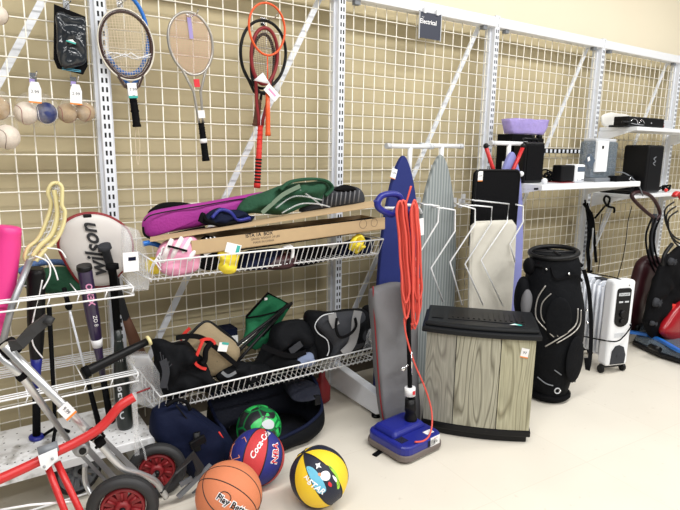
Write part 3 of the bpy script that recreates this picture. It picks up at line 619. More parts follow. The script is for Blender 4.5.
# ================================================================ upper basket contents
def bagthing(name, lab, cat, px, Y, tf, tb, m, wr=.015, partname='body', rings=9, p=2.4, ws=9, seed=0):
    ps = [at(x, y, Y) for x, y in px]; base = V(sum(q.x for q in ps)/len(ps), Y, min(q.z for q in ps))
    t = thing(name, lab, cat, base); mb = MB(m); mb.pillow([(q.x, q.z) for q in ps], wallfr(Y), tf, tb, wr=wr, rings=rings, p=p, ws=ws, seed=seed); part(partname, mb, t); return t
def strapon(t, name, px, Y, m, w=.02, th=.004, upv=(0, 0, 1), label=None, n=6):
    pts = [at(x, y, Y if not isinstance(Y, (list, tuple)) else Y[i]) for i, (x, y) in enumerate(px)]
    mb = MB(m); mb.box_sweep(spline(pts, n), w, th, upv); return part(name, mb, t, label)
# magenta racket bag
t = bagthing('racket_bag', 'magenta padded racket bag with black trim lying on the cartons', 'bag', [(142, 226), (147, 215), (160, 209), (200, 203), (240, 196), (272, 191), (284, 193), (282, 206), (250, 213), (200, 226), (165, 233), (148, 237)], -.20, .045, .045, 'magenta', wr=.006, p=3)
mb = MB('black'); mb.tube(spline([at(x, y, -.245) for x, y in ((144, 221), (155, 214), (200, 206), (240, 199), (278, 194))], 5), .003, 5); part('zip', mb, t)
mb = MB('blackm'); mb.pillow(pts2([(148, 214), (157, 205), (170, 202), (188, 203), (196, 207), (170, 212)], -.16), wallfr(-.16), .02, .03); part('rear_panel', mb, t, 'black rear panel')
mb = MB('blackm'); mb.tube(spline([at(x, y, -.245) for x, y in ((143, 227), (145, 235), (155, 238), (180, 232), (205, 227))], 5), .005, 6); part('bottom_trim', mb, t)
# cartons: a long open cardboard box
t = thing('long_carton', 'long open cardboard carton across the top of the upper basket', 'carton', at(265, 245, -.35))
A_, B_ = at(192, 254.5, -.42), at(384.5, 228.5, -.42); ax = (B_-A_).normalized(); h = .050
f = Fr(A_, ax, (0, 0, 1)); f.w = V(0, -1, 0); Lc = (B_-A_).length
mb = MB('card', 'cardd'); mb.box(f, (0, .0, -.002), (Lc, h+.008, .004)); part('front_panel', mb, t)
mb = MB('card'); mb.box(f, (0, -.004, -.20), (Lc, .0, .0)); mb.box(f, (0, 0, -.204), (Lc, h, -.20)); part('bottom_and_back', mb, t)
mb = MB('card'); mb.box(f, (0, 0, -.20), (.004, h, .0)); mb.box(f, (Lc-.004, 0, -.20), (Lc, h, .0)); part('end_panel', mb, t)
a, b, c, d = at(150, 238, -.42), at(378, 209, -.42), at(377, 200, -.26), at(160, 231, -.26)
fl = [at(150, 241, -.40), at(377, 206, -.40), at(377, 200, -.27), at(150, 237, -.27)]; dn = V(0, 0, -.004)
mb = MB('card'); mb.add(fl+[q+dn for q in fl], [(0, 1, 2, 3), (7, 6, 5, 4), (0, 4, 5, 1), (1, 5, 6, 2), (2, 6, 7, 3), (3, 7, 4, 0)], 0, False); part('lid_flap', mb, t, 'raised cardboard flap')
mb = MB('ink')
mb.text('ISTA 1A  BOX', lambda x, y: f(.31+x, .050+y, .0045), .022, bold=.0006); mb.text('GROSS WEIGHT 24 LBS', lambda x, y: f(.34+x, .032+y, .0045), .014); mb.text('MADE IN CHINA', lambda x, y: f(.33+x, .016+y, .0045), .014)
f6 = f(Lc-.14, .038, .0045)
mb.tube([f(Lc-.14+.022*math.cos(k*PI/12), .038+.022*math.sin(k*PI/12), .0045) for k in range(24)], .0008, 4, closed=True); mb.tube([f(Lc-.07+.02*math.cos(k*PI/12), .038+.02*math.sin(k*PI/12), .0045) for k in range(24)], .0007, 4, closed=True)
part('printing', mb, t)
mb = MB('blackm'); mb.tube([at(205, 247, -.34), at(290, 236, -.34), at(372, 224, -.34)], .036, 12); single('carton_shade_roll', mb, 'added black roll standing in for shade inside the open long carton', 'shade filler')  # made-up black roll, added so the open carton looks dark and shaded inside
# dark green folded cloth
t = bagthing('folded_camp_chair_bag', 'dark green folded cloth bag lying on the cartons', 'bag', [(236, 209), (248, 197), (268, 190), (290, 184), (312, 180), (330, 184), (330, 196), (312, 204), (290, 212), (268, 215), (246, 213)], -.26, .055, .05, 'green', wr=.03, ws=14)
strapon(t, 'webbing_strap', [(262, 213), (272, 204), (284, 194), (300, 186)], -.325, mat('grey green webbing', s(110, 128, 110), .8), .02, .003, (1, 0, 0))
for k, px in enumerate(([(276, 208), (290, 198), (302, 196), (322, 200)], [(282, 213), (300, 204), (318, 204), (330, 207)], [(300, 190), (312, 198), (322, 206)])):
    mb = MB('clearw'); mb.tube(spline([at(x, y, -.33) for x, y in px], 5), .004, 5); part('clear_tie', mb, t)
mb = MB('green'); mb.tube(spline([at(x, y, -.31) for x, y in ((280, 190), (290, 182), (310, 179), (326, 181), (332, 188), (325, 196))], 6), .016, 10, flat=.5); part('rolled_edge', mb, t)
# ribbed dark grey boot bag
t = bagthing('ribbed_bag', 'ribbed dark grey bag beside the green cloth, right end of carton', 'bag', [(308, 200), (318, 190), (336, 186), (354, 186), (362, 192), (363, 202), (350, 206), (325, 209), (300, 212)], -.24, .05, .05, 'greyd', wr=.006)
mb = MB('grey')
for k in range(9):
    x = 322+k*4.5; mb.tube([at(x, 208-k*.8, -.305), at(x+1.5, 194-k*.5, -.300)], .004, 5)
part('ribs', mb, t); mb = MB('blackm'); mb.pillow(pts2([(334, 190), (342, 185), (352, 186), (356, 190), (344, 192)], -.275), wallfr(-.275), .02, .02); part('opening', mb, t)
# blue wrapped hand weights / gloves on carton
t = bagthing('strap_bundle', 'bundle of blue and black straps in front of the magenta bag', 'straps', [(200, 222), (208, 212), (216, 208), (228, 208), (240, 212), (256, 216), (250, 222), (230, 225), (214, 226)], -.30, .03, .03, 'navy', wr=.03, ws=22)
mb = MB('blue'); mb.tube(spline([at(x, y, -.335) for x, y in ((212, 218), (220, 210), (230, 212), (238, 220), (250, 218))], 5), .008, 8); part('blue_strap', mb, t)
mb = MB('blackm'); mb.tube(spline([at(x, y, -.33) for x, y in ((200, 222), (203, 214), (206, 220), (220, 224), (236, 222))], 5), .010, 8); part('black_strap', mb, t)
# gloves in the basket
t = bagthing('baseball_glove', 'pink and white baseball glove at the left of the upper basket', 'glove', [(158, 270), (157, 256), (162, 244), (174, 238), (188, 234), (197, 240), (200, 252), (198, 268), (186, 274), (168, 276)], -.37, .05, .03, 'pink', wr=.012, ws=18)
mb = MB(mat('white glove leather', s(236, 226, 228), .6))
for k, (x0, y0, x1, y1) in enumerate(((163, 262, 172, 240), (171, 262, 182, 238), (179, 262, 191, 239), (186, 266, 198, 247))): mb.tube(spline([at(x0, y0, -.395), at((x0+x1)/2-1, (y0+y1)/2, -.425), at(x1, y1, -.40)], 5), .012, 10, flat=.7)
part('fingers', mb, t, 'pale fingers'); mb = MB('blackm'); mb.tube(spline([at(x, y, -.435) for x, y in ((168, 246), (176, 248), (187, 251))], 5), .005, 6); part('wrist_slot', mb, t)
mb = MB('whiteink')
for k in range(6): mb.tube(spline([at(150+k*2, 272-k*3, -.39), at(154+k*2, 262-k*3, -.41), at(161, 270-k*4, -.41)], 4), .003, 5)
part('lacing', mb, t)
t = bagthing('batting_gloves', 'black batting gloves with white stripes and tag, beside the pink glove', 'gloves', [(198, 266), (197, 250), (200, 240), (208, 236), (218, 240), (222, 250), (220, 266), (208, 270)], -.36, .04, .03, 'blackm', wr=.01)
mb = MB('whiteink', 'tag'); 
for k in range(3): mb.tube([at(206+k*4, 238-k*.6, -.405), at(214+k*3.4, 247-k*.6, -.405)], .003, 5)
q = at(207, 250, -.41); ff = Fr(q, (1, 0, .4), (-.4, 0, 1)); mb.box(ff, (-.02, -.02, 0), (.02, .022, .003), mi=1); part('stripes_and_tag', mb, t)
t = bagthing('sports_glove', 'bright yellow glove hanging over the basket edge beside black gloves', 'glove', [(220, 262), (217, 254), (222, 247), (230, 246), (238, 250), (238, 260), (234, 272), (224, 273), (218, 268)], -.40, .025, .02, 'yellow', wr=.01, ws=25)
mb = MB('tag', 'teal', 'ink'); q = at(233, 249, -.425); ff = Fr(q, (1, 0, -.3), (.3, 0, 1)); mb.box(ff, (-.035, -.02, 0), (.035, .024, .002)); mb.box(ff, (.014, -.02, .0021), (.03, .02, .0025), mi=1); part('price_tag', mb, t)
t = bagthing('foam_ball', 'yellow foam piece behind the pink glove at the basket left', 'toy', [(147, 272), (146, 262), (152, 257), (160, 260), (160, 272)], -.30, .03, .03, 'yellow'); 
mb = MB('bluev'); mb.tube(spline([at(x, y, -.33) for x, y in ((143, 244), (150, 243), (158, 245), (163, 248))], 5), .011, 8); single('foam_tube', mb, 'short blue tube under the magenta bag, left end', 'tube')
contents = [('navy', [(236, 268), (244, 254), (262, 250), (282, 250), (284, 264), (262, 270)], 'dark navy folded cloth low in the upper basket', -.33), ('blackm', [(280, 266), (286, 250), (306, 247), (330, 247), (334, 258), (310, 264)], 'black folded cloth low in the middle of the upper basket', -.28),
    ('maroon', [(264, 268), (268, 256), (290, 252), (296, 262), (284, 268)], 'maroon cloth behind the basket wires, upper basket', -.345), ('navy', [(332, 258), (340, 244), (356, 238), (372, 240), (370, 253), (350, 256)], 'blue cloth at the right end of the upper basket', -.29)]
for k, (m, px, lab, Y) in enumerate(contents):
    q = [at(x, y, Y) for x, y in px]; mb = MB(m); mb.pillow([(p.x, p.z) for p in q], wallfr(Y), .05, .08, wr=.02, rings=6, seed=k*3); single('folded_cloth', mb, lab, 'cloth')
mb = MB('tag'); mb.tube(spline([at(x, y, -.40) for x, y in ((283, 248), (290, 246), (293, 250), (292, 258))], 5), .008, 8); single('rolled_paper', mb, 'small white curl of paper sticking out under the carton', 'paper')
t = bagthing('mesh_toy', 'yellow and blue mesh toy at the right end of the upper basket', 'toy', [(350, 246), (352, 238), (360, 235), (366, 240), (362, 246), (358, 252), (352, 251)], -.40, .02, .02, 'yellow', wr=.025, ws=40)

# ================================================================ lower basket contents
t = bagthing('sports_bag', 'black sports bag slumped at the left end of the lower basket', 'bag', [(151, 350), (155, 342), (172, 343), (188, 342), (200, 352), (212, 372), (222, 385), (200, 390), (172, 396), (160, 392), (156, 374)], -.36, .085, .07, 'nylon', wr=.045, ws=12)
strapon(t, 'net_pocket', [(163, 360), (166, 372), (163, 388)], -.455, 'greyd', .03, .003, (1, 0, 0))
mb = MB('greyd')
for k in range(5): mb.tube([at(160+k*3, 352+k*3, -.45), at(168-k*1.5, 390-k*4, -.455)], .002, 4)
part('net_cords', mb, t)
t = bagthing('canvas_bag', 'tan canvas bag with red and black handles in the lower basket', 'bag', [(182, 352), (188, 338), (200, 325), (208, 322), (218, 328), (234, 341), (239, 352), (232, 365), (220, 374), (205, 376), (192, 368)], -.33, .06, .05, 'tan', wr=.012)
mb = MB('black'); mb.tube([V(p.x, -.335, p.y) for p in spline(pts2([(182, 352), (188, 338), (200, 325), (208, 322), (218, 328), (234, 341), (239, 352), (232, 365), (220, 374), (205, 376), (192, 368)], -.335), 6, True)], .008, 6, closed=True); part('piping', mb, t)
strapon(t, 'handle', [(203, 340), (198, 352), (195, 362), (200, 367), (206, 369)], -.42, 'redf', .012, .008, (1, 0, 0), 'red webbing handle')
strapon(t, 'handle', [(200, 341), (206, 339), (212, 340), (215, 344)], -.415, 'redf', .012, .008, (0, 0, 1), 'red handle end')
mb = MB('blackm'); mb.tube(spline([at(x, y, -.425) for x, y in ((212, 342), (206, 350), (205, 360), (202, 364))], 6), .012, 8); part('padded_grip', mb, t)
strapon(t, 'shoulder_strap', [(176, 338), (190, 336), (202, 338), (214, 346), (226, 356), (238, 366)], -.41, 'blackm', .022, .005, (0, 0, 1))
strapon(t, 'red_trim', [(180, 340), (185, 333), (190, 328)], -.30, 'redf', .014, .004, (0, 0, 1))
mb = MB('tag', 'teal'); q = at(223, 347, -.425); ff = Fr(q, (1, 0, -.3), (.3, 0, 1)); mb.box(ff, (-.022, -.02, 0), (.022, .02, .002)); mb.box(ff, (-.01, .012, 0), (.022, .022, .003), mi=1); part('price_tag', mb, t)
t = thing('small_carton', 'small blue and white carton behind the tan canvas bag', 'box', at(226, 352, -.16)); q = at(226, 338, -.14); mb = MB('navy', 'tag'); wb(mb, (q.x-.045, -.18, q.z-.06), (q.x+.045, -.09, q.z+.055)); wb(mb, (q.x-.03, -.183, q.z-.05), (q.x+.046, -.1795, q.z+.02), mi=1); part('box_body', mb, t)
mb = MB('skyink'); mb.box(Fr((q.x, -.184, q.z), (1, 0, 0), (0, 0, 1)), (-.02, -.02, 0), (.03, -.012, .001)); part('printing', mb, t)
# green folding chair in sleeve
t = thing('folding_camp_chair', 'folded green camp chair with black edges leaning in the lower basket', 'chair', at(245, 370, -.3))
mb = MB('greenb'); q = [at(x, y, Y) for x, y, Y in ((246, 318, -.17), (269, 295, -.15), (290, 306, -.15), (272, 330, -.19), (266, 345, -.22), (254, 350, -.25), (243, 344, -.24))]
f7 = wallfr(-.2); q = [at(x, y, -.2) for x, y in ((246, 318), (256, 306), (268, 294), (280, 299), (291, 305), (279, 322), (266, 345), (254, 350), (243, 344), (245, 330))]; mb.pillow([(p.x, p.z) for p in q], f7, .02, .02, wr=.018, ws=14, p=4, smooth_out=False); part('fabric_seat', mb, t)
mb = MB('blackm'); mb.tube([at(x, y, -.215) for x, y in ((246, 317), (268, 293), (291, 305), (262, 336))], .006, 6); mb.tube([at(x, y, -.23) for x, y in ((246, 318), (260, 316), (276, 312), (283, 308))], .004, 6); part('edge_binding', mb, t)
for k, (p0, p1) in enumerate((((288, 304), (220, 369)), ((284, 310), (228, 372)), ((292, 303), (216, 361)))): mb = MB('black'); mb.tube([at(*p0, -.22-.02*k), at(*p1, -.34-.02*k)], .008, 8); part('frame_tube', mb, t)
mb = MB('chrome'); mb.tube([at(279, 313, -.27), at(232, 352, -.36)], .004, 6); part('chrome_tube', mb, t)
mb = MB('whiteink'); q = at(266, 299, -.225); wb(mb, (q.x-.008, q.y, q.z-.006), (q.x+.008, q.y+.002, q.z+.006)); part('white_label', mb, t)
t = bagthing('duffel_bag', 'plain black duffel bag in the middle of the lower basket', 'bag', [(256, 366), (268, 348), (272, 332), (282, 322), (298, 319), (308, 326), (313, 340), (314, 358), (304, 364), (282, 368)], -.33, .09, .07, 'nylon', wr=.045, ws=12)
strapon(t, 'grey_panel', [(290, 352), (298, 346), (306, 340)], -.405, 'greyd', .035, .004, (.3, 0, 1))
strapon(t, 'shoulder_strap', [(262, 346), (276, 352), (292, 356), (306, 352)], -.41, 'blackm', .025, .005, (0, 0, 1))
t = bagthing('pouch', 'small black pouch with grey straps low in front of green chair', 'bag', [(214, 378), (226, 368), (246, 362), (262, 364), (270, 372), (258, 380), (232, 386)], -.37, .05, .07, 'nylon', wr=.03, ws=16)
strapon(t, 'grey_buckle_strap', [(222, 372), (228, 376), (236, 372)], -.425, 'greyp', .014, .004, (0, 0, 1))
t = bagthing('folded_cloth', 'pale blue cloth between the duffel bags in the lower basket', 'cloth', [(294, 366), (300, 356), (312, 352), (316, 360), (306, 366)], -.40, .02, .03, mat('pale blue cloth', s(120, 132, 160), .9, bump=.2), wr=.02)
t = bagthing('duffel_bag', 'black and light grey duffel bag at the right of the lower basket', 'bag', [(305, 322), (308, 312), (318, 311), (334, 312), (352, 309), (364, 308), (370, 312), (370, 322), (365, 334), (368, 348), (352, 352), (330, 356), (316, 358), (308, 344)], -.33, .10, .10, 'nylon', wr=.018)
Y_ = -.435
out = [(316, 325), (320, 316), (334, 313), (352, 311), (362, 312), (364, 324), (362, 345), (345, 352), (328, 358), (330, 345), (322, 334)]
mb = MB('greyd'); mb.pillow(pts2(out, -.38), wallfr(-.38), .066, .02, wr=.006); part('front_panel', mb, t)
mb = MB(mat('light grey nylon', s(150, 150, 152), .6, bump=.3, scale=120)); mb.box_sweep(spline([at(x, y, -.449) for x, y in ((358, 311), (356, 320), (355, 332), (351, 345), (343, 354))], 6), .05, .006, (1, 0, .25)); part('grey_stripe', mb, t, 'light grey stripe')
mb = MB(mat('light grey nylon', s(150, 150, 152), .6)); mb.box_sweep(spline([at(x, y, -.443) for x, y in ((332, 314), (333, 320), (336, 326))], 4), .045, .005, (1, 0, 0)); part('grey_patch', mb, t)
mb = MB('greyl'); mb.tube(spline([at(x, y, -.445) for x, y in ((334, 313), (322, 316), (315, 325), (318, 333), (327, 340), (329, 350), (327, 356))], 6), .0028, 5); part('silver_piping', mb, t)
mb = MB('blackm'); mb.tube(spline([at(x, y, -.47) for x, y in ((337, 318), (336, 328), (340, 337), (350, 334), (356, 326), (355, 318))], 6), .008, 8, flat=.6); part('carry_handle', mb, t)
mb = MB('blackm'); mb.ball(at(368, 314, -.35), .05, 16, 12, sc=(.7, 1, 1)); part('end_pocket', mb, t)
t = bagthing('plastic_bag', 'crumpled clear plastic bag at the right end of the lower basket', 'bag', [(362, 348), (364, 334), (372, 328), (378, 334), (378, 350)], -.40, .03, .05, 'clearw', wr=.03, ws=25)

# ================================================================ floor: navy bag, open duffel
t = thing('golf_travel_bag', 'slumped navy nylon bag leaning beside the pull cart wheel', 'bag', onz(190, 480))
def lean(q): return q
Yb = -.42
px = [(152, 418), (158, 409), (172, 404), (186, 407), (202, 420), (218, 434), (226, 448), (220, 462), (215, 474), (200, 484), (184, 470), (166, 446), (152, 436)]
mb = MB('navy'); mb.pillow(pts2(px, Yb), wallfr(Yb), .08, .12, wr=.02, rings=10, p=2.6); part('body', mb, t)
px2 = [(180, 406), (196, 410), (214, 422), (232, 440), (236, 452), (224, 466), (210, 456), (196, 438), (186, 420)]
mb = MB('navy'); mb.pillow(pts2(px2, -.36), wallfr(-.36), .10, .05, wr=.02, p=2.6, seed=4); part('side_pocket', mb, t)
mb = MB('black'); mb.tube(spline([at(x, y, -.485) for x, y in ((176, 405), (186, 418), (198, 434), (214, 456))], 5), .0035, 5); part('zip', mb, t)
mb = MB('black'); q = at(197, 441, -.52); mb.box(Fr(q, (1, 0, .3), (-.3, 0, 1)), (-.035, -.018, 0), (.035, .018, .018), bev=.005); mb.tube([q+V(.0, 0, .04), q+V(0, 0, -.045)], .016, 8, flat=.4); part('buckle', mb, t)
mb = MB('blackm'); mb.tube(spline([at(x, y, -.47) for x, y in ((166, 406), (176, 400), (186, 402), (190, 410))], 5), .008, 8); part('carry_loop', mb, t)
mb = MB('redf'); mb.tube([at(219, 432, -.45), at(224, 440, -.45)], .004, 6); part('red_zip_tag', mb, t)
# open duffel: shell with a rounded rectangular mouth
t = thing('open_duffel_bag', 'open empty black duffel bag with navy lining under the lower basket', 'bag', (.62, -.30, 0))
def duff(k, lvl, inner=0.0):
    a = 2*PI*k; c, q = math.cos(a), math.sin(a); e = .62
    x = math.copysign(abs(c)**e, c); y = math.copysign(abs(q)**e, q)
    rx, ry = .245-inner, .185-inner
    top = lvl**1.0; zf = {True: .0}
    # rim height: low at front, high at the back/right
    rim = .20 + .07*y + .05*x
    if y < -.3: rim -= .045*min(1, (-y-.3)/.4)
    bul = .03*math.sin(PI*lvl)
    return V(.60+(rx+bul)*x*(1+.02*math.sin(5*a))+.02*lvl*x, -.29+(ry+bul)*y+.02*lvl*y, .004+inner*.4+(rim-.0)*lvl)
for nm, m, inn in (('outer_shell', 'nylon', 0.0), ('lining', 'navyd', .014)):
    vs = []; fs = []; nk, nl = 48, 8
    for l in range(nl+1):
        for k in range(nk): 
            q = duff(k/nk, l/nl, inn); q = q+V(noise.noise(q*12), noise.noise(q*12+V(5, 0, 0)), 0)*.012; q.z = max(q.z, .003+inn*.3)
            if l == nl and inn: q = duff(k/nk, 1, 0)+V(noise.noise(duff(k/nk, 1, 0)*12), noise.noise(duff(k/nk, 1, 0)*12+V(5, 0, 0)), 0)*.012
            vs.append(q)
    for l in range(nl):
        for k in range(nk): fs.append((l*nk+k, l*nk+(k+1) % nk, (l+1)*nk+(k+1) % nk, (l+1)*nk+k))
    fs.append(tuple(range(nk)))
    mb = MB(m); mb.add(vs, fs); part(nm, mb, t)
mb = MB('navy'); mb.tube([duff(k/48, 1)+V(noise.noise(duff(k/48, 1)*12), noise.noise(duff(k/48, 1)*12+V(5, 0, 0)), 0)*.012 for k in range(48)], .009, 8, closed=True); part('rim_binding', mb, t)
mb = MB('navyd'); mb.pillow([(.78, -.46), (.84, -.40), (.83, -.2), (.80, -.14), (.74, -.2), (.70, -.38)], Fr((0, 0, .2), (1, 0, 0), (0, 1, 0)), .012, .012, wr=.02, push=lambda q: V(q.x, q.y, q.z+(q.x-.7)*.25)); part('side_flap', mb, t)
mb = MB('black'); q = V(.80, -.44, .18); wb(mb, (q.x-.02, q.y-.02, q.z), (q.x+.015, q.y+.01, q.z+.05), bev=.005); part('buckle', mb, t)

# ================================================================ the balls
def seamball(name, lab, c, r, axis, ref, cols, mats, off=0.0, n=8):
    axis = V(axis).normalized(); fr = Fr((0, 0, 0), V(ref)-axis*V(ref).dot(axis), axis.cross(V(ref))); fr.w = axis; fr.v = axis.cross(fr.u)
    t = thing(name, lab, 'ball', c-V(0, 0, r)); mb = MB(*mats)
    mb.ball(c, r, 128, 48, fn=lambda th, ph: cols[int(((ph/(2*PI)+off) % 1)*n) % len(cols)], fr=fr); part('cover', mb, t)
    mb = MB('seam')
    for k in range(n):
        ph = (k/n-off)*2*PI; mb.tube([c+(fr.u*math.sin(th)*math.cos(ph)+fr.v*math.sin(th)*math.sin(ph)+fr.w*math.cos(th))*r*.997 for th in [j*PI/24 for j in range(25)]], .0028, 5, cap=False)
    part('seams', mb, t); return t, fr
def sph(c, r, n, u, k=1.0):
    n = n.normalized(); u = (u-n*u.dot(n)).normalized(); v = n.cross(u); return lambda x, y: c+(n*math.cos(math.hypot(x, y)/r)+((u*x+v*y)/max(1e-9, math.hypot(x, y)))*math.sin(math.hypot(x, y)/r))*(r+.0012*k) if math.hypot(x, y) > 1e-9 else c+n*(r+.0012)
def facing(c, px, r):    # direction from the ball's centre to the surface point seen at that pixel
    o = CAM; d = ray(*px).normalized(); b = (o-c).dot(d); q = (o-c).dot(o-c)-r*r; D = b*b-q
    if D < 0: p = o-d*b; return (p-c).normalized()
    return ((o+d*(-b-math.sqrt(D)))-c).normalized()
RB = .119
cY = onz(319, 476, RB); cO = onz(229, 495, .126); cC = onz(257, 457, RB); cG = onz(259, 425, .19); cG = at(259, 428, -.40)
t, fr = seamball('basketball', 'red and blue striped basketball with white script in front of duffel', cC, RB, facing(cC, (250, 487), RB)*-1, V(1, 0, 0), [0, 1], ['ballred', 'ballblue'], off=.14)
mb = MB('whiteink'); g = sph(cC, RB, facing(cC, (261, 442), RB), (UP*.85+RT*.40)); mb.text('Coca-Cola', g, .036, bold=.0008, shear=.3); part('script_lettering', mb, t, 'white script on red panel')
mb = MB('whiteink', 'redink'); g = sph(cC, RB, facing(cC, (276, 453), RB), (UP*.8+RT*.5)); mb.text('NBA', g, .044, bold=.003, mi=0); g2 = sph(cC, RB, facing(cC, (276, 453), RB), (UP*.8+RT*.5), 1.9); mb.text('NBA', g2, .042, bold=.0005, mi=1); part('block_lettering', mb, t, 'red letters edged white')
mb = MB('outline'); g = sph(cC, RB, facing(cC, (236, 448), RB), (UP*1+RT*.2)); pts = [g(*q) for q in ((.045, -.03), (.055, .0), (.0, .038), (-.04, .02), (-.05, -.005), (-.02, -.045), (-.015, -.035))]; mb.tube(pts, .0022, 5); part('orange_outline', mb, t, 'peach outline figure')
t, fr = seamball('basketball', 'yellow and navy striped basketball on the open floor', cY, RB, facing(cY, (304, 453), RB), V(0, 0, 1)*.3+V(1, 0, 0), [1, 0, 1, 0], ['ballyellow', 'ballnavy'], off=.09, n=8)
n0 = facing(cY, (322, 478), RB); udir = (RT*.8-UP*.55)
g = lambda k: sph(cY, RB, n0, udir, k)
def patch(mb, out, k, mi):
    P = spline(out, 5, True); c0 = sum(P, V(0, 0, 0))/len(P); gg = g(k); vs = [gg(c0.x, c0.y)]
    for sc in (.5, 1): vs += [gg(c0.x+(p.x-c0.x)*sc, c0.y+(p.y-c0.y)*sc) for p in P]
    n = len(P); fs = [(0, 1+i, 1+(i+1) % n) for i in range(n)]+[(1+i, 1+n+i, 1+n+(i+1) % n, 1+(i+1) % n) for i in range(n)]
    mb.add(vs, fs, mi, True)
mb = MB('ballnavy', 'limeink', 'skyink', 'whiteink', 'outline', 'redink')
patch(mb, [(-.07, .0), (-.03, .045), (.03, .05), (.075, .02), (.06, -.005), (0, .0)], 1.2, 0)
patch(mb, [(.0, .058), (.05, .045), (.088, .01), (.08, .0), (.05, .032), (.01, .046)], 1.5, 1)
patch(mb, [(-.075, .0), (-.05, .012), (0, -.002), (.04, -.03), (.02, -.055), (-.03, -.03)], 1.8, 2)
patch(mb, [(-.012, .018), (.004, .032), (.022, .026), (.026, .008), (.01, -.004), (-.008, .0)], 2.4, 3)
patch(mb, [(-.05, .03), (-.042, .036), (-.036, .044), (-.032, .034), (-.022, .03), (-.032, .026), (-.036, .016), (-.042, .026)], 2.4, 3)
patch(mb, [(.03, .03), (.05, .03), (.06, .018), (.045, .02)], 2.4, 3); patch(mb, [(.03, .004), (.045, .002), (.05, -.008), (.034, -.008)], 2.6, 5); patch(mb, [(-.014, .012), (-.008, .004), (-.016, .0), (-.022, .006)], 2.6, 4)
part('printed_emblem', mb, t, 'navy, lime and sky blue emblem')
mb = MB('whiteink', 'outline'); g3 = sph(cY, RB, facing(cY, (316, 487), RB), (RT*.85-UP*.6), 3); mb.text('STAR', g3, .032, bold=.001, shear=.2); g3b = sph(cY, RB, facing(cY, (311, 480), RB), (RT*.85-UP*.6), 3); mb.text('ALL', lambda x, y: g3b(x-.01, y-.004), .022, bold=.0005); part('lettering', mb, t, 'white lettering')
t, fr = seamball('basketball', 'plain orange basketball with black seams, nearest ball', cO, .126, facing(cO, (222, 476), .126), V(1, 0, 0), [0], ['ballorange'], off=.0, n=0)
fac = facing(cO, (215, 488), .126); mb = MB('seam'); 
for tri in (((204, 479), (229, 484), (251, 500)), ((203, 482), (205, 497), (212, 508)), ((216, 467), (238, 469), (256, 484))):
    d1, d2, d3 = [facing(cO, q, .126) for q in tri]; nn = (d2-d1).cross(d3-d1).normalized(); hh = nn.dot(d1)
    u = nn.orthogonal().normalized(); v = nn.cross(u); rr = math.sqrt(1-hh*hh); mb.tube([cO+(nn*hh+(u*math.cos(a)+v*math.sin(a))*rr)*.1257 for a in [j*PI/24 for j in range(48)]], .0022, 5, closed=True)
part('side_seams', mb, t)
mb = MB('ink', 'whiteink'); g = sph(cO, .126, facing(cO, (234, 506), .126), (RT*.85-UP*.5), 1); mb.text('Play Better', g, .032, bold=.0035, mi=1); g2 = sph(cO, .126, facing(cO, (234, 506), .126), (RT*.85-UP*.5), 2); mb.text('Play Better', g2, .032, bold=.0006, mi=0)
patch_c = facing(cO, (224, 499), .126); g5 = sph(cO, .126, patch_c, (RT*.85-UP*.5), 1); mb.tube([g5(.022*math.cos(a), .016*math.sin(a)+.008) for a in [j*PI/8 for j in range(16)]], .0015, 4, closed=True); part('lettering', mb, t, 'black and white lettering')
# green soccer ball inside the duffel
rg = .108; t = thing('soccer_ball', 'bright green and black ball lying in the open duffel bag', 'ball', cG-V(0, 0, rg))
def gball():
    m = mat('green black panelled ball', (0, .5, .1), .35); nt = m.node_tree; N = nt.nodes; L = nt.links; b = N['Principled BSDF']; tc = N.new('ShaderNodeTexCoord'); n = N.new('ShaderNodeTexVoronoi'); n.inputs['Scale'].default_value = 13; n.inputs['Randomness'].default_value = .6
    v2 = N.new('ShaderNodeTexVoronoi'); v2.feature = 'DISTANCE_TO_EDGE'; v2.inputs['Scale'].default_value = 13; v2.inputs['Randomness'].default_value = .6; no = N.new('ShaderNodeTexNoise'); no.inputs['Scale'].default_value = 9
    for q in (n, v2, no): L.new(tc.outputs['Object'], q.inputs['Vector'])
    r = N.new('ShaderNodeValToRGB'); r.color_ramp.interpolation = 'CONSTANT'; r.color_ramp.elements[0].color = (*s(52, 196, 96), 1); r.color_ramp.elements[1].position = .48; r.color_ramp.elements[1].color = (*s(34, 36, 40), 1)
    L.new(no.outputs['Fac'], r.inputs[0]); lt = N.new('ShaderNodeMath'); lt.operation = 'LESS_THAN'; lt.inputs[1].default_value = .045; L.new(v2.outputs['Distance'], lt.inputs[0])
    mx = N.new('ShaderNodeMix'); mx.data_type = 'RGBA'; mx.inputs[7].default_value = (*s(20, 120, 60), 1); L.new(lt.outputs[0], mx.inputs[0]); L.new(r.outputs[0], mx.inputs[6]); L.new(mx.outputs[2], b.inputs['Base Color']); return m
mb = MB(gball()); mb.ball(cG, rg, 40, 28); part('cover', mb, t)
mb = MB('greyl', 'outline'); gg = sph(cG, rg, facing(cG, (268, 424), rg), RT, 1); P = spline([(-.03, 0), (0, .022), (.03, .012), (.028, -.015), (-.01, -.022)], 5, True); vs = [gg(0, 0)]+[gg(p.x, p.y) for p in P]; mb.add(vs, [(0, 1+i, 1+(i+1) % len(P)) for i in range(len(P))], 0, True); part('grey_badge', mb, t)
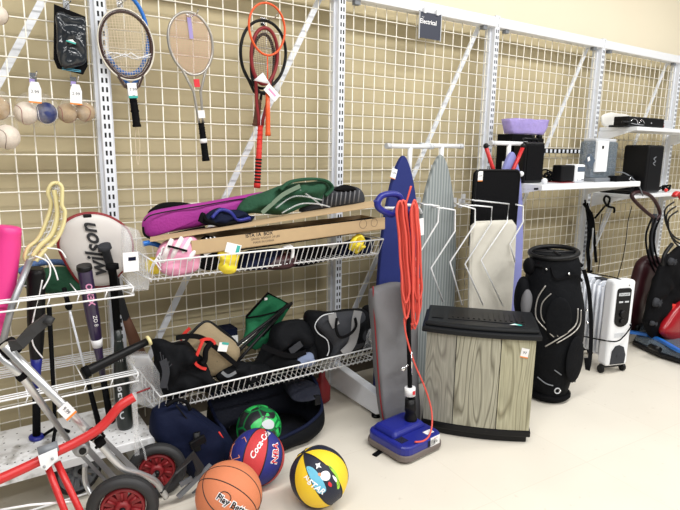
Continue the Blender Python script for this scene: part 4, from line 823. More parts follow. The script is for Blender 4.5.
# ================================================================ pull cart with red-hub wheels
def wheel(c, ax, r, root, nm='wheel', tyre=.026, hm='redd'):
    ax = V(ax).normalized(); u = ax.orthogonal().normalized(); u = (V(0, 0, 1)-ax*ax.z).normalized(); v = ax.cross(u)
    P = lambda a, q, w=0: c+(u*math.cos(a)+v*math.sin(a))*q+ax*w
    mb = MB('rubber'); mb.tube([P(k*PI/24, r-tyre*.62) for k in range(48)], tyre*.62, 10, closed=True, upv=ax, flat=1.2)
    for w_ in (-.010, 0, .010): mb.tube([P(k*PI/24, r*.997-abs(w_)*.25, w_) for k in range(48)], .0016, 4, closed=True)
    w = part(nm, mb, root)
    mb = MB(hm, 'black', 'steel'); mb.tube([P(k*PI/20, r-tyre*1.5) for k in range(40)], .008, 6, closed=True, upv=ax, flat=2)
    mb.lathe([(0, .02), (.3, .03), (.7, .03), (1, .02)], c-ax*.02, c+ax*.02, 20)
    vs = []; 
    for k in range(7):
        a = 2*PI*k/7; mb.add([P(a-.5, .03, .004), P(a+.5, .03, .004), P(a+.34, r-tyre*1.6, .012), P(a-.34, r-tyre*1.6, .012), P(a-.5, .03, -.012), P(a+.5, .03, -.012), P(a+.34, r-tyre*1.6, -.012), P(a-.34, r-tyre*1.6, -.012)], [(0, 1, 2, 3), (7, 6, 5, 4), (0, 3, 7, 4), (1, 5, 6, 2), (3, 2, 6, 7), (0, 4, 5, 1)], 0, False)
        mb.tube([P(a, .03, .008), P(a, r-tyre*1.7, .014)], .006, 5)
    mb.lathe([(0, .013), (1, .010)], c, c+ax*.04, 12, mi=1); part('hub', mb, w, 'red spoked hub' if hm == 'redd' else 'grey hub')
    return w
wn = onz(123, 507, .130); wf = onz(157, 470, .120)
t = thing('pull_cart', 'folded silver golf pull cart with black tyres and red hubs', 'cart', (wn.x+.06, wn.y+.1, 0))
ax = V(wn.x-wf.x, wn.y-wf.y, 0).normalized(); ax = (ax*.85+V(.25, -.4, 0)).normalized()
wheel(wn, ax, .126, t, tyre=.036); wheel(wf, ax, .118, t, tyre=.034)
Yk = -.60
def d_at(px, py, Y): return at(px, py, Y)
p1 = d_at(4, 345, -.72); p2 = d_at(95, 438, -.66)
mb = MB('alu'); mb.tube([p1, p2, p2+(p2-p1)*.14], .0145, 12); part('main_tube', mb, t)
mb = MB('alu'); mb.tube([d_at(-4, 352, -.70), d_at(22, 376, -.69), d_at(68, 440, -.62)], [.013, .013, .009], 12); part('lower_tube', mb, t)
mb = MB('alu'); mb.tube(spline([d_at(95, 438, -.66), d_at(112, 458, -.67), d_at(124, 469, -.67), d_at(140, 474, -.66), d_at(156, 482, -.64), d_at(166, 497, -.60)], 6), .0125, 10); part('curved_leg', mb, t)
mb = MB('alu'); mb.tube(spline([d_at(85, 465, -.52), d_at(85, 480, -.50), d_at(90, 492, -.52), d_at(98, 500, -.55)], 6), .010, 10); part('rear_leg', mb, t)
for (a, b, w) in (((86, 447), (118, 482), .020), ((98, 434), (135, 470), .018), ((76, 449), (110, 485), .012)): mb = MB('steel'); mb.box_sweep([d_at(*a, -.60), d_at(*b, -.55)], w, .014, (1, 0, 1)); part('folding_strut', mb, t)
mb = MB('steel', 'black'); q = d_at(81, 447, -.66); mb.lathe([(0, .026), (.4, .030), (.8, .028), (1, .018)], q+V(0, .02, 0), q-V(.0, .03, 0), 20); mb.lathe([(0, .012), (1, .012)], q-V(0, .028, 0), q-V(0, .036, 0), 12, mi=1); part('joint_knob', mb, t)
for q, r in (((10, 348), .034), ((21, 376), .018), ((92, 434), .022), ((100, 442), .020)): c = d_at(*q, -.69); mb = MB('blackm'); mb.box(Fr(c, (p2-p1), V(0, 1, 0)), (-r*.7, -r*.8, -r*.8), (r*.7, r*.8, r*.8), bev=r*.3); part('clamp', mb, t)
mb = MB('blackm'); mb.tube([d_at(86, 438, -.69), d_at(98, 428, -.70), d_at(104, 436, -.70), d_at(96, 448, -.69)], .006, 6); part('cable_loop', mb, t)
mb = MB('rubber'); mb.box_sweep([d_at(10, 346, -.75), d_at(20, 344, -.76), d_at(33, 330, -.76), d_at(49, 318, -.75)], .035, .012, (0, 0, 1)); mb.tube([d_at(46, 324, -.76), d_at(50, 317, -.75)], .02, 8, flat=.6); part('strap_arm', mb, t, 'black rubber strap arm')
mb = MB('tag', 'orange', 'ink'); f = Fr(d_at(67, 411, -.70), (p2-p1), V(0, 0, 1)); f.w = V(0, -1, 0); mb.box(f, (-.028, -.02, .0), (.028, .02, .003)); mb.box(f, (.02, -.02, .0032), (.028, .02, .004), mi=1); mb.text('9.99', lambda x, y: f(x-.004, y, .0042), .018, mi=2); part('price_sticker', mb, t)
mb = MB('greyp'); a = d_at(178, 497, -.60); b = d_at(211, 465, -.62); mb.box_sweep([a, a.lerp(b, .5), b], .020, .010, (.3, 0, 1)); mb.box_sweep([d_at(190, 497, -.56), d_at(205, 482, -.56)], .014, .008, (.3, 0, 1)); mb.box_sweep([d_at(180, 485, -.61), d_at(192, 478, -.61)], .02, .01, (0, 0, 1)); part('bag_cradle', mb, t, 'grey plastic bag cradle')
mb = MB('rubber'); mb.box_sweep([d_at(163, 492, -.62), d_at(176, 472, -.64), d_at(193, 455, -.64), d_at(200, 468, -.63), d_at(198, 474, -.62)], .035, .008, (.6, 0, .6)); part('cradle_strap', mb, t)
mb = MB('steel'); mb.rod(wf+ax*.02, wn-ax*.02, .008, 8); part('axle', mb, t)
mb = MB('clearw'); mb.box_sweep([d_at(134, 393, -.62), d_at(136, 425, -.60), d_at(137, 455, -.58)], .018, .006, (1, 0, 0)); mb.tube(spline([d_at(140, 440, -.6), d_at(144, 450, -.6), d_at(146, 460, -.6)], 4), .004, 6); part('hanging_strap', mb, t, 'pale hanging strap')
# pale far wheel of another trolley
t = thing('trolley_wheel', 'faded grey wheel lying behind the red legs under the deck', 'wheel', onz(78, 478, 0)); wheel(onz(78, 470, .101), (.3, -1, .1), .10, t, 'tyre', .014, 'greyp')
# red tubular frame
t = thing('red_tubular_frame', 'red tubular steel frame with white hinge bracket in front of the deck', 'frame', onz(60, 520, 0))
mb = MB('red'); mb.tube(spline([d_at(-30, 491, -.78), d_at(0, 479, -.76), d_at(35, 463, -.74), d_at(62, 449, -.73)], 5), .0165, 12); part('lower_bar', mb, t)
mb = MB('red'); mb.tube(spline([d_at(56, 452, -.74), d_at(75, 443, -.74), d_at(96, 431, -.745), d_at(108, 420, -.745), d_at(120, 406, -.745), d_at(134, 397, -.745)], 6), .0165, 12); part('curved_bar', mb, t)
for x0, x1 in ((46, 66), (57, 82)): mb = MB('red'); mb.tube([d_at(x0, 462, -.73), d_at(x1, 515, -.80), d_at(x1+12, 545, -.84)], .011, 10); part('leg', mb, t)
mb = MB('white', 'steel', 'greyp'); f = wallfr(-.765); mb.prism(pts2([(38, 456), (57, 448), (58, 458), (46, 470), (41, 468)], -.765), f, -.001, .004); mb.prism(pts2([(38, 456), (57, 448), (58, 458), (46, 470), (41, 468)], -.71), wallfr(-.71), -.001, .004)
for q in ((44, 466), (52, 458)): c = d_at(*q, -.765); mb.lathe([(0, .005), (1, .004)], c, c-V(0, .01, 0), 8, mi=1)
a, b = d_at(38, 453, -.74), d_at(58, 446, -.74); mb.tube([a, b], .0185, 12, mi=2); part('hinge_bracket', mb, t, 'white hinge bracket')
mb = MB('wirew'); mb.tube([d_at(0, 510, -.75), d_at(30, 505, -.76), d_at(76, 501, -.78)], .004, 6); part('tie_rod', mb, t, 'white tie rod')

# ================================================================ ironing boards
def board(lab, X, Y, m, w, ztip, zbot, tx, seed=0, tilt=0.0, striped=False, lean=.0):
    t = thing('ironing_board', lab, 'ironing board', (X, Y, 0), 'ironing boards hung against the grid')
    def o(z): k = (ztip-z)/(ztip-zbot); return w/2*min(1, (1-(1-min(1, k/.62))**2.1)**.62) if k > 0 else 0
    zs = [ztip-(ztip-zbot)*(i/30)**1.6 for i in range(31)]
    out = [(X+tilt*(ztip-z)+o(z), z) for z in zs]+[(X+tilt*(ztip-z)-o(z), z) for z in zs[:0:-1]]
    mb = MB(m); mb.prism(out, wallfr(Y), -.012, .018, bev=.008, seg=3); part('board', mb, t)
    for sx in (-.05, .05): mb = MB('white'); mb.tube([(X+sx, Y+.03, zbot+.15), (X+sx*.5, Y+.035, ztip-.06)], .009, 8); part('folded_leg', mb, t)
    mb = MB('white'); mb.tube([(X+tx, Y+.03, ztip-.12), (X+tx, Y+.03, ztip+.05)], .014, 10); part('foot_stem', mb, t)
    mb = MB('white'); mb.tube([(X+tx-.155, Y+.03, ztip+.052), (X+tx+.155, Y+.03, ztip+.052)], .0135, 12); part('foot_bar', mb, t)
    for sx in (-.16, .16): mb = MB('greyl'); mb.lathe([(0, .016), (1, .0155)], (X+tx+sx-.014, Y+.03, ztip+.052), (X+tx+sx+.014, Y+.03, ztip+.052), 12); part('foot_cap', mb, t)
    return t
t = board('royal blue ironing board standing behind the orange cord vacuum', 1.475, -.24, 'bluec', .315, 1.405, .005, .08)
mb = MB('tag', 'orange', 'ink'); q = at(394, 173, -.262); f = Fr(q, (1, 0, -.3), (.3, 0, 1)); mb.box(f, (-.02, -.028, 0), (.018, .024, .0015)); mb.box(f, (-.02, -.032, 0), (.018, -.028, .0016), mi=1); mb.text('6.99', lambda x, y: f(x, y, .002), .014, mi=2); part('price_tag', mb, t)
def stripe_mat():
    m = mat('grey ticking cover', s(140, 146, 148), .85); nt = m.node_tree; N = nt.nodes; L = nt.links; b = N['Principled BSDF']; tc = N.new('ShaderNodeTexCoord'); w = N.new('ShaderNodeTexWave'); w.inputs['Scale'].default_value = 14; w.inputs['Distortion'].default_value = .8; w.inputs['Detail'].default_value = 2
    L.new(tc.outputs['Object'], w.inputs['Vector']); mx = N.new('ShaderNodeMix'); mx.data_type = 'RGBA'; mx.inputs[6].default_value = (*s(122, 130, 132), 1); mx.inputs[7].default_value = (*s(160, 166, 166), 1); L.new(w.outputs['Fac'], mx.inputs[0]); L.new(mx.outputs[2], b.inputs['Base Color']); return m
board('grey striped ironing board standing next to the blue one', 1.78, -.22, stripe_mat(), .35, 1.412, .005, .04)
board('lavender ironing board behind the red-legged black step stool', 2.305, -.31, 'lav', .35, 1.435, .005, .01)
mb = MB('white'); mb.ball(at(521, 174, -.345), .018, 14, 10); part('hinge_knob', mb, bpy.data.objects['ironing_board.002'])
# step stool: black tray top, red legs
t = thing('step_stool', 'folded black step stool with two red tubular handles', 'stool', (2.12, -.36, .5))
f = Fr((2.13, -.35, 1.115), (1, 0, -.01), (0.02, 0, 1)); f.w = V(0, -1, 0)
mb = MB('blackm'); o = []
for cx, cy, a0 in ((.162, .165, 0), (-.162, .165, 1), (-.162, -.24, 2), (.162, -.24, 3)):
    for k in range(6): a = (a0+k/5)*PI/2; o.append((cx+.035*math.cos(a), cy+.035*math.sin(a)+.01))
mb.prism(o, f, -.01, .018, bev=.006); part('tray_top', mb, t)
mb = MB('black'); mb.tube([f(x, y, .018) for x, y in o], .006, 6, closed=True); part('rim', mb, t)
for (q0, q1) in (((486, 147), (494, 172)), ((523, 147), (512, 172))):
    mb = MB('red'); mb.tube([at(*q0, -.345), at(*q1, -.345), V(at(*q1, -.345).x, -.335, .60)], .0125, 10); h_ = part('handle_tube', mb, t, 'red tubular handle'); mb = MB('black'); c = at(q0[0], q0[1]-1, -.345); mb.ball(c, .017, 12, 8); part('grip_cap', mb, h_)
mb = MB('tag', 'orange', 'ink'); q = at(480.5, 176, -.371); f2 = Fr(q, (1, 0, 0), (0, 0, 1)); mb.box(f2, (-.022, -.025, 0), (.018, .028, .002)); mb.box(f2, (-.022, -.031, 0), (.018, -.025, .0022), mi=1); mb.text('5.99', lambda x, y: f2(x-.002, y, .0025), .015, mi=2); part('price_tag', mb, t)
# cream covered sleeve board
px = [(472, 226), (476, 222.5), (512, 221), (515.5, 226), (514, 262), (511, 306), (494, 305), (473, 302), (470, 262)]
a = [at(x, y, -.39) for x, y in px]; t = thing('padded_board', 'cream cloth covered board behind bent white wires', 'ironing board', V(a[6].x, -.39, min(q.z for q in a)))
mb = MB('cream'); 
q = [(p.x, p.z) for p in a]; zlow = .012; q = [q[0], q[1], q[2], q[3], q[4], (q[5][0], zlow), (q[7][0], zlow), q[8]]
o = [(x, y) for x, y in q]; mb.pillow([q[0], q[1], ((q[1][0]+q[2][0])/2, q[1][1]+.003), q[2], q[3], q[4], q[5], ((q[5][0]+q[6][0])/2, zlow), q[6], q[7]], wallfr(-.388), .014, .014, p=8, wr=.006, ws=12, smooth_out=False, rings=8); part('padded_cover', mb, t)
mb = MB('cream'); mb.tube([V(x, -.388, y) for x, y in q], .008, 6, closed=True); part('hem', mb, t)
# bent wire holders perpendicular to the grid
def holder(st, cn, dr, inn, lo, lab):
    Y = -.42; a = at(*st, -.010); m_ = at(st[0]+(cn[0]-st[0])*.25, st[1]+(cn[1]-st[1])*.25, Y)
    mb = MB('wirew'); mb.tube([a, m_, at(*cn, Y), at(*dr, Y), at(*inn, Y), at(*lo, Y)], .0048, 8)
    wb(mb, (a.x-.015, -.018, a.z-.025), (a.x+.015, -.004, a.z+.035)); single('bent_wire_holder', mb, lab, 'wire holder', a, 'bent white wire board holders')
for args in (((418, 203), (439, 206), (438, 222), (414, 262), (422, 300), 'bent white wire holder left of the grey striped board'), ((430, 206), (455, 210), (455, 231), (431, 268), (443, 302), 'bent white wire holder crossing the grey striped board'),
    ((454, 203), (475, 209), (475, 224), (450, 262), (462, 305), 'bent white wire holder at the right edge of the grey board'), ((460, 204), (492, 207), (491, 223), (465, 264), (483, 305), 'bent white wire holder crossing the left edge of the cream board'),
    ((463, 199), (509, 204), (507, 222), (481, 260), (503, 306), 'bent white wire holder crossing the middle of the cream board'), ((514, 204), (523, 206), (523, 222), (510, 244), (515, 262), 'bent white wire holder in front of the lavender board')): holder(*args)

# ================================================================ upright vacuum, grey bag, orange cord
t = thing('upright_vacuum', 'upright vacuum with blue base, grey cloth bag and coiled orange cord', 'vacuum cleaner', (1.15, -.76, 0))
A, B, D_ = onz(372, 450), onz(405, 467), onz(443, 448)
f = Fr((B+D_)/2+V(0, 0, 0), (D_-B), (0, 0, 1)); dpt = V(-f.w.x, -f.w.y, 0).normalized()
if dpt.y < 0: dpt = -dpt
g = Fr(((B+D_)/2), (D_-B).normalized(), dpt); g.w = V(0, 0, 1); W = (D_-B).length*1.02
def rrect(hw, y0, y1, r, n=5):
    o = []
    for cx, cy, a0 in ((hw-r, y1-r, 0), (-hw+r, y1-r, 1), (-hw+r, y0+r, 2), (hw-r, y0+r, 3)):
        for k in range(n): a = (a0+k/(n-1))*PI/2; o.append((cx+r*math.cos(a), cy+r*math.sin(a)))
    return o
mb = MB(mat('grey brown bumper', s(110, 100, 96), .6)); mb.prism(rrect(W/2+.006, -.006, .275, .05), g, .012, .042, bev=.006); part('bumper', mb, t)
mb = MB('blue'); bm_o = rrect(W/2, .0, .27, .05); mb.prism(bm_o, g, .03, .085, bev=.014, seg=3)
mb.box(g, (-W/2+.02, .09, .08), (W/2-.02, .255, .115), bev=.016, taper=(.86, .8)); 
for k in range(7): pass
part('base_housing', mb, t)
mb = MB('slot')
for k in range(6): mb.box(g, (-W/2+.03+k*.008, .05, .0845), (-W/2+.034+k*.008, .10, .087))
for k in range(6): mb.box(g, (.02+k*.009, .002, .045), (.024+k*.009, .0-.003, .075))
part('vents', mb, t, 'black vent slits')
mb = MB('tag', 'ink', 'redink'); mb.box(g, (W/2-.10, -.0025, .035), (W/2-.035, .0, .085)); mb.box(g, (W/2-.09, .03, .0855), (W/2-.04, .06, .088)); 
fw2 = lambda x, y: g(W/2-.067+x, -.004, .060+y)
mb.text('8 lb', fw2, .02, mi=1); mb.text('vacuum', lambda x, y: g(W/2-.067+x, -.004, .078+y), .008, mi=2)
part('labels', mb, t)
nk0 = onz(413.5, 426, .09); nk0 = V(nk0.x, nk0.y+.02, .09)
top = at(406, 214, -.66); 
pole_b = nk0; pole_t = top
mb = MB('black'); mb.lathe([(0, .03), (.3, .032), (.5, .024), (.55, .03), (1, .026)], pole_b, pole_b.lerp(pole_t, .13), 16); part('swivel_neck', mb, t)
mb = MB('blackm'); mb.tube([pole_b.lerp(pole_t, .12), pole_t], .0115, 12); pl = part('pole', mb, t)
mb = MB('tag', 'redink'); q = pole_b.lerp(pole_t, .145); mb.lathe([(0, .027), (1, .027)], q, pole_b.lerp(pole_t, .185), 16); mb.box(Fr(pole_b.lerp(pole_t, .165)-V(0, .0285, 0), (1, 0, 0), (0, 0, 1)), (-.008, -.008, 0), (.008, .012, .001), mi=1); part('price_band', mb, pl)
mb = MB('chrome'); mb.tube([pole_b.lerp(pole_t, .25)-V(-.004, .012, 0), pole_b.lerp(pole_t, .36)-V(-.004, .012, 0)], .004, 6); q = pole_b.lerp(pole_t, .30); mb.tube([q, q+V(-.045, -.02, .0)], .006, 6); mb.ball(q+V(-.055, -.02, -.008), .012, 10, 8, sc=(1.2, .6, 1)); part('cord_hook', mb, pl, 'chrome and white cord hook')
# loop handle
mb = MB('blue'); hp = [at(x, y, -.66) for x, y in ((377.5, 203), (381, 196.5), (389, 194), (397.5, 195), (400.5, 200), (397.5, 209), (392, 214.5), (385, 212), (379, 208))]
mb.tube(spline(hp, 6, True), .0150, 10, closed=True, flat=1.1); mb.tube([at(377.5, 203, -.66), at(376, 200, -.66)], .014, 8); mb.tube(spline([at(394, 213, -.66), at(402, 216, -.66), at(406, 215, -.66), at(410, 212, -.67), at(410.5, 232, -.69)], 5), .010, 8); part('loop_handle', mb, t)
# grey cloth bag
Y_ = -.60
out = [(371.5, 296), (375, 288), (384, 284), (398, 282.5), (409, 286), (414, 300), (415, 340), (416, 385), (417, 420), (406, 429), (393, 433), (384, 421), (379, 385), (375, 335)]
mb = MB('grey'); mb.pillow(pts2(out, Y_), wallfr(Y_), .035, .05, wr=.014, ws=10, p=5, rings=9); part('cloth_bag', mb, t)
mb = MB('redd'); mb.tube(spline([at(x, y, Y_-.012) for x, y in ((373, 286), (374, 310), (376, 340), (378, 370), (380, 395), (383, 418), (387, 428))], 5), .0035, 6); part('red_piping', mb, t)
mb = MB('chrome'); mb.tube([at(382+1.5*math.cos(a), 424+2*math.sin(a), Y_-.03) for a in [k*PI/5 for k in range(10)]], .0025, 5, closed=True); part('bag_ring', mb, t)
mb = MB('tag', 'greyl'); q = at(421, 224, -.50); f2 = Fr(q, (1, 0, .08), (-.08, 0, 1)); mb.box(f2, (-.017, -.06, 0), (.017, .03, .004), bev=.001); part('hang_tag', mb, t); 
# white clamp across
mb = MB('greyl'); mb.tube(spline([at(384, 208, -.56), at(396, 208, -.56), at(408, 205, -.56), at(418, 208, -.54), at(421, 213, -.53)], 5), .010, 8, flat=.8); part('upper_collar', mb, t, 'pale plastic collar')
# cord bundle
mb = MB('cord'); random.seed(3)
def loopc(xt, xb, yb, dy, k): 
    y0 = 207+random.uniform(-2, 3); Y0 = -.69-.010*(k % 4)
    p = [(xt[0], y0+8), (xt[0]+.5, y0), ((xt[0]+xt[1])/2, y0-5), (xt[1]-.5, y0), (xt[1], y0+10)]
    xt = (xt[0]+1, xt[1]+1.5); xb = (xb[0]+1, xb[1]+2)
    q = [at(x, y, Y0) for x, y in p]
    n_ = 5
    for j in range(1, n_+1): u = j/n_; q.append(at(xt[1]+(xb[1]-xt[1])*u+random.uniform(-.4, .4), y0+10+(yb-y0-18)*u, Y0+random.uniform(-.004, .004)))
    q.append(at((xb[0]+xb[1])/2, yb+dy, Y0))
    for j in range(n_, 0, -1): u = j/n_; q.append(at(xt[0]+(xb[0]-xt[0])*u+random.uniform(-.4, .4), y0+10+(yb-y0-18)*u, Y0+random.uniform(-.004, .004)))
    return spline(q, 4, True)
for k, (xt, xb, yb) in enumerate((((398, 404), (405, 410), 328), ((400, 406), (407, 412), 322), ((397, 402), (402, 407), 316), ((411, 416), (412, 417), 322), ((399, 405), (404, 409), 308), ((413, 418), (414, 419), 312), ((412, 417), (413, 420), 298), ((396.5, 403), (401.5, 407), 300), ((403, 407), (408, 412), 326), ((410.5, 415), (411, 415), 326))):
    mb.tube(loopc(xt, xb, yb, 3, k), .0052, 7, closed=True)
mb.tube(spline([at(x, y, Y) for x, y, Y in ((404, 318, -.70), (406, 335, -.71), (414, 362, -.72), (425, 388, -.75), (431, 408, -.78), (432, 424, -.83), (429, 436, -.86), (423, 441, -.875), (415, 442, -.875))], 6), .0045, 7)
mb.tube(spline([at(x, y, -.67) for x, y in ((411, 186), (407, 200), (402, 214))], 4), .005, 7); mb.ball(at(420, 281, -.70), .010, 8, 6, sc=(1, 1, 1.6))
part('power_cord', mb, t, 'orange coiled cord')

# ================================================================ console humidifier
t = thing('console_humidifier', 'console humidifier with weathered wood front panels and black lid', 'humidifier', (1.60, -.70, 0))
PR = onz(528, 443.5); PL = onz(422, 430.5)
g = Fr((PL+PR)/2, (PR-PL), (0, 0, 1)); dpt = V(-(PR-PL).y, (PR-PL).x, 0).normalized(); g = Fr((PL+PR)/2, (PR-PL), dpt); g.w = V(0, 0, 1)
W = (PR-PL).length; Dp = .30; HH = .60
def bow(x, k=.028): return -k*(1-(2*x/W)**2)
def footprint(e, n=14): 
    fr_ = [(-W/2-e+(W+2*e)*i/n, bow((-W/2+W*i/n))-e) for i in range(n+1)]
    return fr_+[(W/2+e, Dp), (-W/2-e, Dp)]
mb = MB('black'); mb.prism(footprint(-.010), g, .0, .035, bev=.006); mb.prism(footprint(.006), g, .035, .07, bev=.006); part('base', mb, t)
mb = MB(mat('black lid', (.007, .008, .010), .4, spec=.25)); mb.prism(footprint(.022), g, HH-.055, HH-.025, bev=.008); mb.prism(footprint(.008), g, HH-.03, HH, bev=.012); lid = part('lid', mb, t)
mb = MB('black'); mb.box(g, (-W/2+.10, .05, HH), (W/2-.05, .22, HH+.004), bev=.0015, seg=1); 
for k in range(14): mb.box(g, (-W/2+.12+k*.026, .07, HH+.004), (-W/2+.13+k*.026, .20, HH+.007))
mb.box(g, (-W/2+.02, .05, HH), (-W/2+.08, .22, HH+.004)); part('grille', mb, lid)
mb = MB('teal', 'tag'); q = g(W/2-.10, .02, HH+.006); f2 = Fr(q, g.u, g.v); f2.w = V(0, 0, 1); mb.prism([(-.03, -.008), (-.004, .016), (.03, .0), (.026, -.012)], f2, 0, .001, mi=0); mb.prism([(-.03, -.012), (-.006, .006), (.01, -.008)], f2, .0012, .002, mi=1); part('lid_sticker', mb, lid)
def wood(seed, c1, c2, c3):
    m = mat('weathered wood %d' % seed, c1, .6); nt = m.node_tree; N = nt.nodes; L = nt.links; b = N['Principled BSDF']; tc = N.new('ShaderNodeTexCoord'); mp = N.new('ShaderNodeMapping'); mp.inputs['Scale'].default_value = (1, 1, .13); mp.inputs['Location'].default_value = (seed*1.7, 0, .03*seed)
    n = N.new('ShaderNodeTexNoise'); n.inputs['Scale'].default_value = 9; n.inputs['Detail'].default_value = 1.5; n.inputs['Roughness'].default_value = .35; ml = N.new('ShaderNodeMath'); ml.operation = 'MULTIPLY'; ml.inputs[1].default_value = 13; fr_ = N.new('ShaderNodeMath'); fr_.operation = 'PINGPONG'; fr_.inputs[1].default_value = .5
    L.new(tc.outputs['Object'], mp.inputs[0]); L.new(mp.outputs[0], n.inputs['Vector']); L.new(n.outputs['Fac'], ml.inputs[0]); L.new(ml.outputs[0], fr_.inputs[0])
    r = N.new('ShaderNodeValToRGB'); r.color_ramp.elements[0].position = .0; r.color_ramp.elements[0].color = (*c3, 1); r.color_ramp.elements[1].position = .2; r.color_ramp.elements[1].color = (*c1, 1); e = r.color_ramp.elements.new(.5); e.color = (*c2, 1); L.new(fr_.outputs[0], r.inputs[0])
    n2 = N.new('ShaderNodeTexNoise'); n2.inputs['Scale'].default_value = 60; n2.inputs['Detail'].default_value = 6; mp2 = N.new('ShaderNodeMapping'); mp2.inputs['Scale'].default_value = (3, 3, .12); L.new(tc.outputs['Object'], mp2.inputs[0]); L.new(mp2.outputs[0], n2.inputs['Vector'])
    mr = N.new('ShaderNodeMapRange'); mr.inputs[1].default_value = .3; mr.inputs[2].default_value = .7; mr.inputs[3].default_value = .72; mr.inputs[4].default_value = 1.08; L.new(n2.outputs['Fac'], mr.inputs[0])
    mx = N.new('ShaderNodeMix'); mx.data_type = 'RGBA'; mx.blend_type = 'MULTIPLY'; mx.inputs[0].default_value = 1; L.new(r.outputs[0], mx.inputs[6]); L.new(mr.outputs[0], mx.inputs[7]); L.new(mx.outputs[2], b.inputs['Base Color']); return m
mb = MB('slot'); mb.prism(footprint(-.012), g, .05, HH-.05); part('inner_casing', mb, t)
woods = [wood(1, s(158, 156, 144), s(148, 146, 134), s(122, 119, 109)), wood(2, s(176, 173, 155), s(166, 163, 145), s(112, 108, 92)), wood(3, s(180, 176, 150), s(170, 166, 140), s(132, 127, 102))]
cuts = [-W/2, -W/2+W*.285, -W/2+W*.69, W/2]
for k in range(3):
    a, b = cuts[k]+.002, cuts[k+1]-.002; n = 8
    o = [(a+(b-a)*i/n, bow(a+(b-a)*i/n)-.004) for i in range(n+1)]+[(b-(b-a)*i/n, bow(b-(b-a)*i/n)+.012) for i in range(n+1)]
    mb = MB(woods[k]); mb.prism(o, g, .07, HH-.056, bev=.002, seg=1); part('wood_panel', mb, t, ('greyest left panel', 'middle panel with arched grain', 'yellower right panel')[k])
mb = MB(woods[2])
mb.box(g, (W/2-.012, .015, .055), (W/2-.001, Dp-.01, HH-.056)); mb.box(g, (-W/2+.001, .015, .055), (-W/2+.012, Dp-.01, HH-.056)); part('side_panel', mb, t)
mb = MB('tag', 'orange', 'ink'); xx = W/2-.052; f2 = Fr(g(xx, bow(xx)-.0065, HH-.12), g.u*1+V(0, 0, -.12), V(0, 0, 1)); f2.w = -g.v; mb.box(f2, (-.018, -.02, 0), (.018, .022, .0015)); mb.box(f2, (-.018, -.026, 0), (.018, -.02, .0016), mi=1); mb.text('97', lambda x, y: f2(x, y, .003), .018, mi=2); part('price_sticker', mb, t)

# ================================================================ golf bag
gb = V(2.225, -.765, 0); t = thing('golf_bag', 'black golf stand bag with silver piping beside the humidifier', 'golf bag', gb)
def gsec(z):   # radii along the bag
    k = z/.88; return (.100+.085*math.sin(min(1, k*1.02)*PI) + (.028*min(1, (k-.75)/.15) if k > .75 else 0), .11+.045*math.sin(k*PI))
nz, na = 26, 40; vs = []; fs = []
gx = V(.80, -.60, 0).normalized(); gy = V(.60, .80, 0)
def gp(z, a, e=0.0):
    rx, ry = gsec(z); k = z/.88; c = gb+V(0, 0, z)+gx*(.005+.03*math.sin(k*PI)*0-.02*k)+gy*(.05*k)
    bulge = 1+.10*math.exp(-((k-.62)/.18)**2)*max(0, -math.sin(a))+.09*math.exp(-((k-.35)/.2)**2)*max(0, -math.sin(a+.5)) 
    return c+gx*math.cos(a)*(rx*bulge+e)+gy*math.sin(a)*(ry*bulge+e)
for i in range(nz+1):
    z = .004+.86*i/nz
    for k in range(na): 
        q = gp(z, 2*PI*k/na); vs.append(q+(q-gb-V(0, 0, q.z)).normalized()*noise.noise(q*9)*.008)
for i in range(nz):
    for k in range(na): fs.append((i*na+k, i*na+(k+1) % na, (i+1)*na+(k+1) % na, (i+1)*na+k))
fs.append(tuple(range(na))[::-1]); mb = MB('nylon'); mb.add(vs, fs); mb.add([gp(.865, 2*PI*k/na) for k in range(na)], [tuple(range(na))]); part('body', mb, t)
mb = MB('black'); mb.tube([gp(.865+.018*math.sin(2*PI*k/40+.6), 2*PI*k/40, .004) for k in range(40)], .014, 10, closed=True); mb.tube([gp(.866, 0, -.01), gp(.866, PI, -.01)], .012, 8); mb.tube([gp(.866, PI/2, -.01), gp(.866, -PI/2, -.01)], .010, 8); part('top_cuff', mb, t)
for a0 in (-2.7, -.4): mb = MB('blackm'); mb.tube([gp(.80, a0+.1*j, .006) for j in range(6)], .010, 8); part('lift_handle', mb, t)
mb = MB('blackm'); mb.tube([gp(.03, 2*PI*k/40, .003) for k in range(40)], .018, 8, closed=True); part('base_band', mb, t)
def onbag(pts, e, r, m, nm, lab=None, closed=False): mb = MB(m); mb.tube(spline([gp(z, a, e) for z, a in pts], 6, closed), r, 6, closed=closed); return part(nm, mb, t, lab)
GA = lambda d: math.radians(d)
onbag([(.70, GA(-118)), (.62, GA(-130)), (.52, GA(-128)), (.46, GA(-112)), (.42, GA(-100))], .012, .004, 'silver', 'piping', 'silver curved piping')
onbag([(.66, GA(-108)), (.60, GA(-121)), (.52, GA(-119)), (.465, GA(-105)), (.425, GA(-94))], .012, .0035, 'silver', 'piping', 'silver curved piping')
onbag([(.58, GA(-62)), (.50, GA(-66)), (.45, GA(-80)), (.40, GA(-98)), (.36, GA(-112))], .014, .004, 'silver', 'piping', 'silver curved piping')
onbag([(.57, GA(-55)), (.49, GA(-59)), (.44, GA(-73)), (.385, GA(-96))], .014, .0035, 'silver', 'piping', 'silver curved piping')
for z0, a0 in ((.30, -62), (.22, -96), (.38, -48)): onbag([(z0, GA(a0)), (z0-.03, GA(a0+14))], .008, .0035, 'greyp', 'pocket_trim')
onbag([(.16, GA(-128)), (.13, GA(-112)), (.12, GA(-96))], .010, .0035, 'greyp', 'pocket_trim')
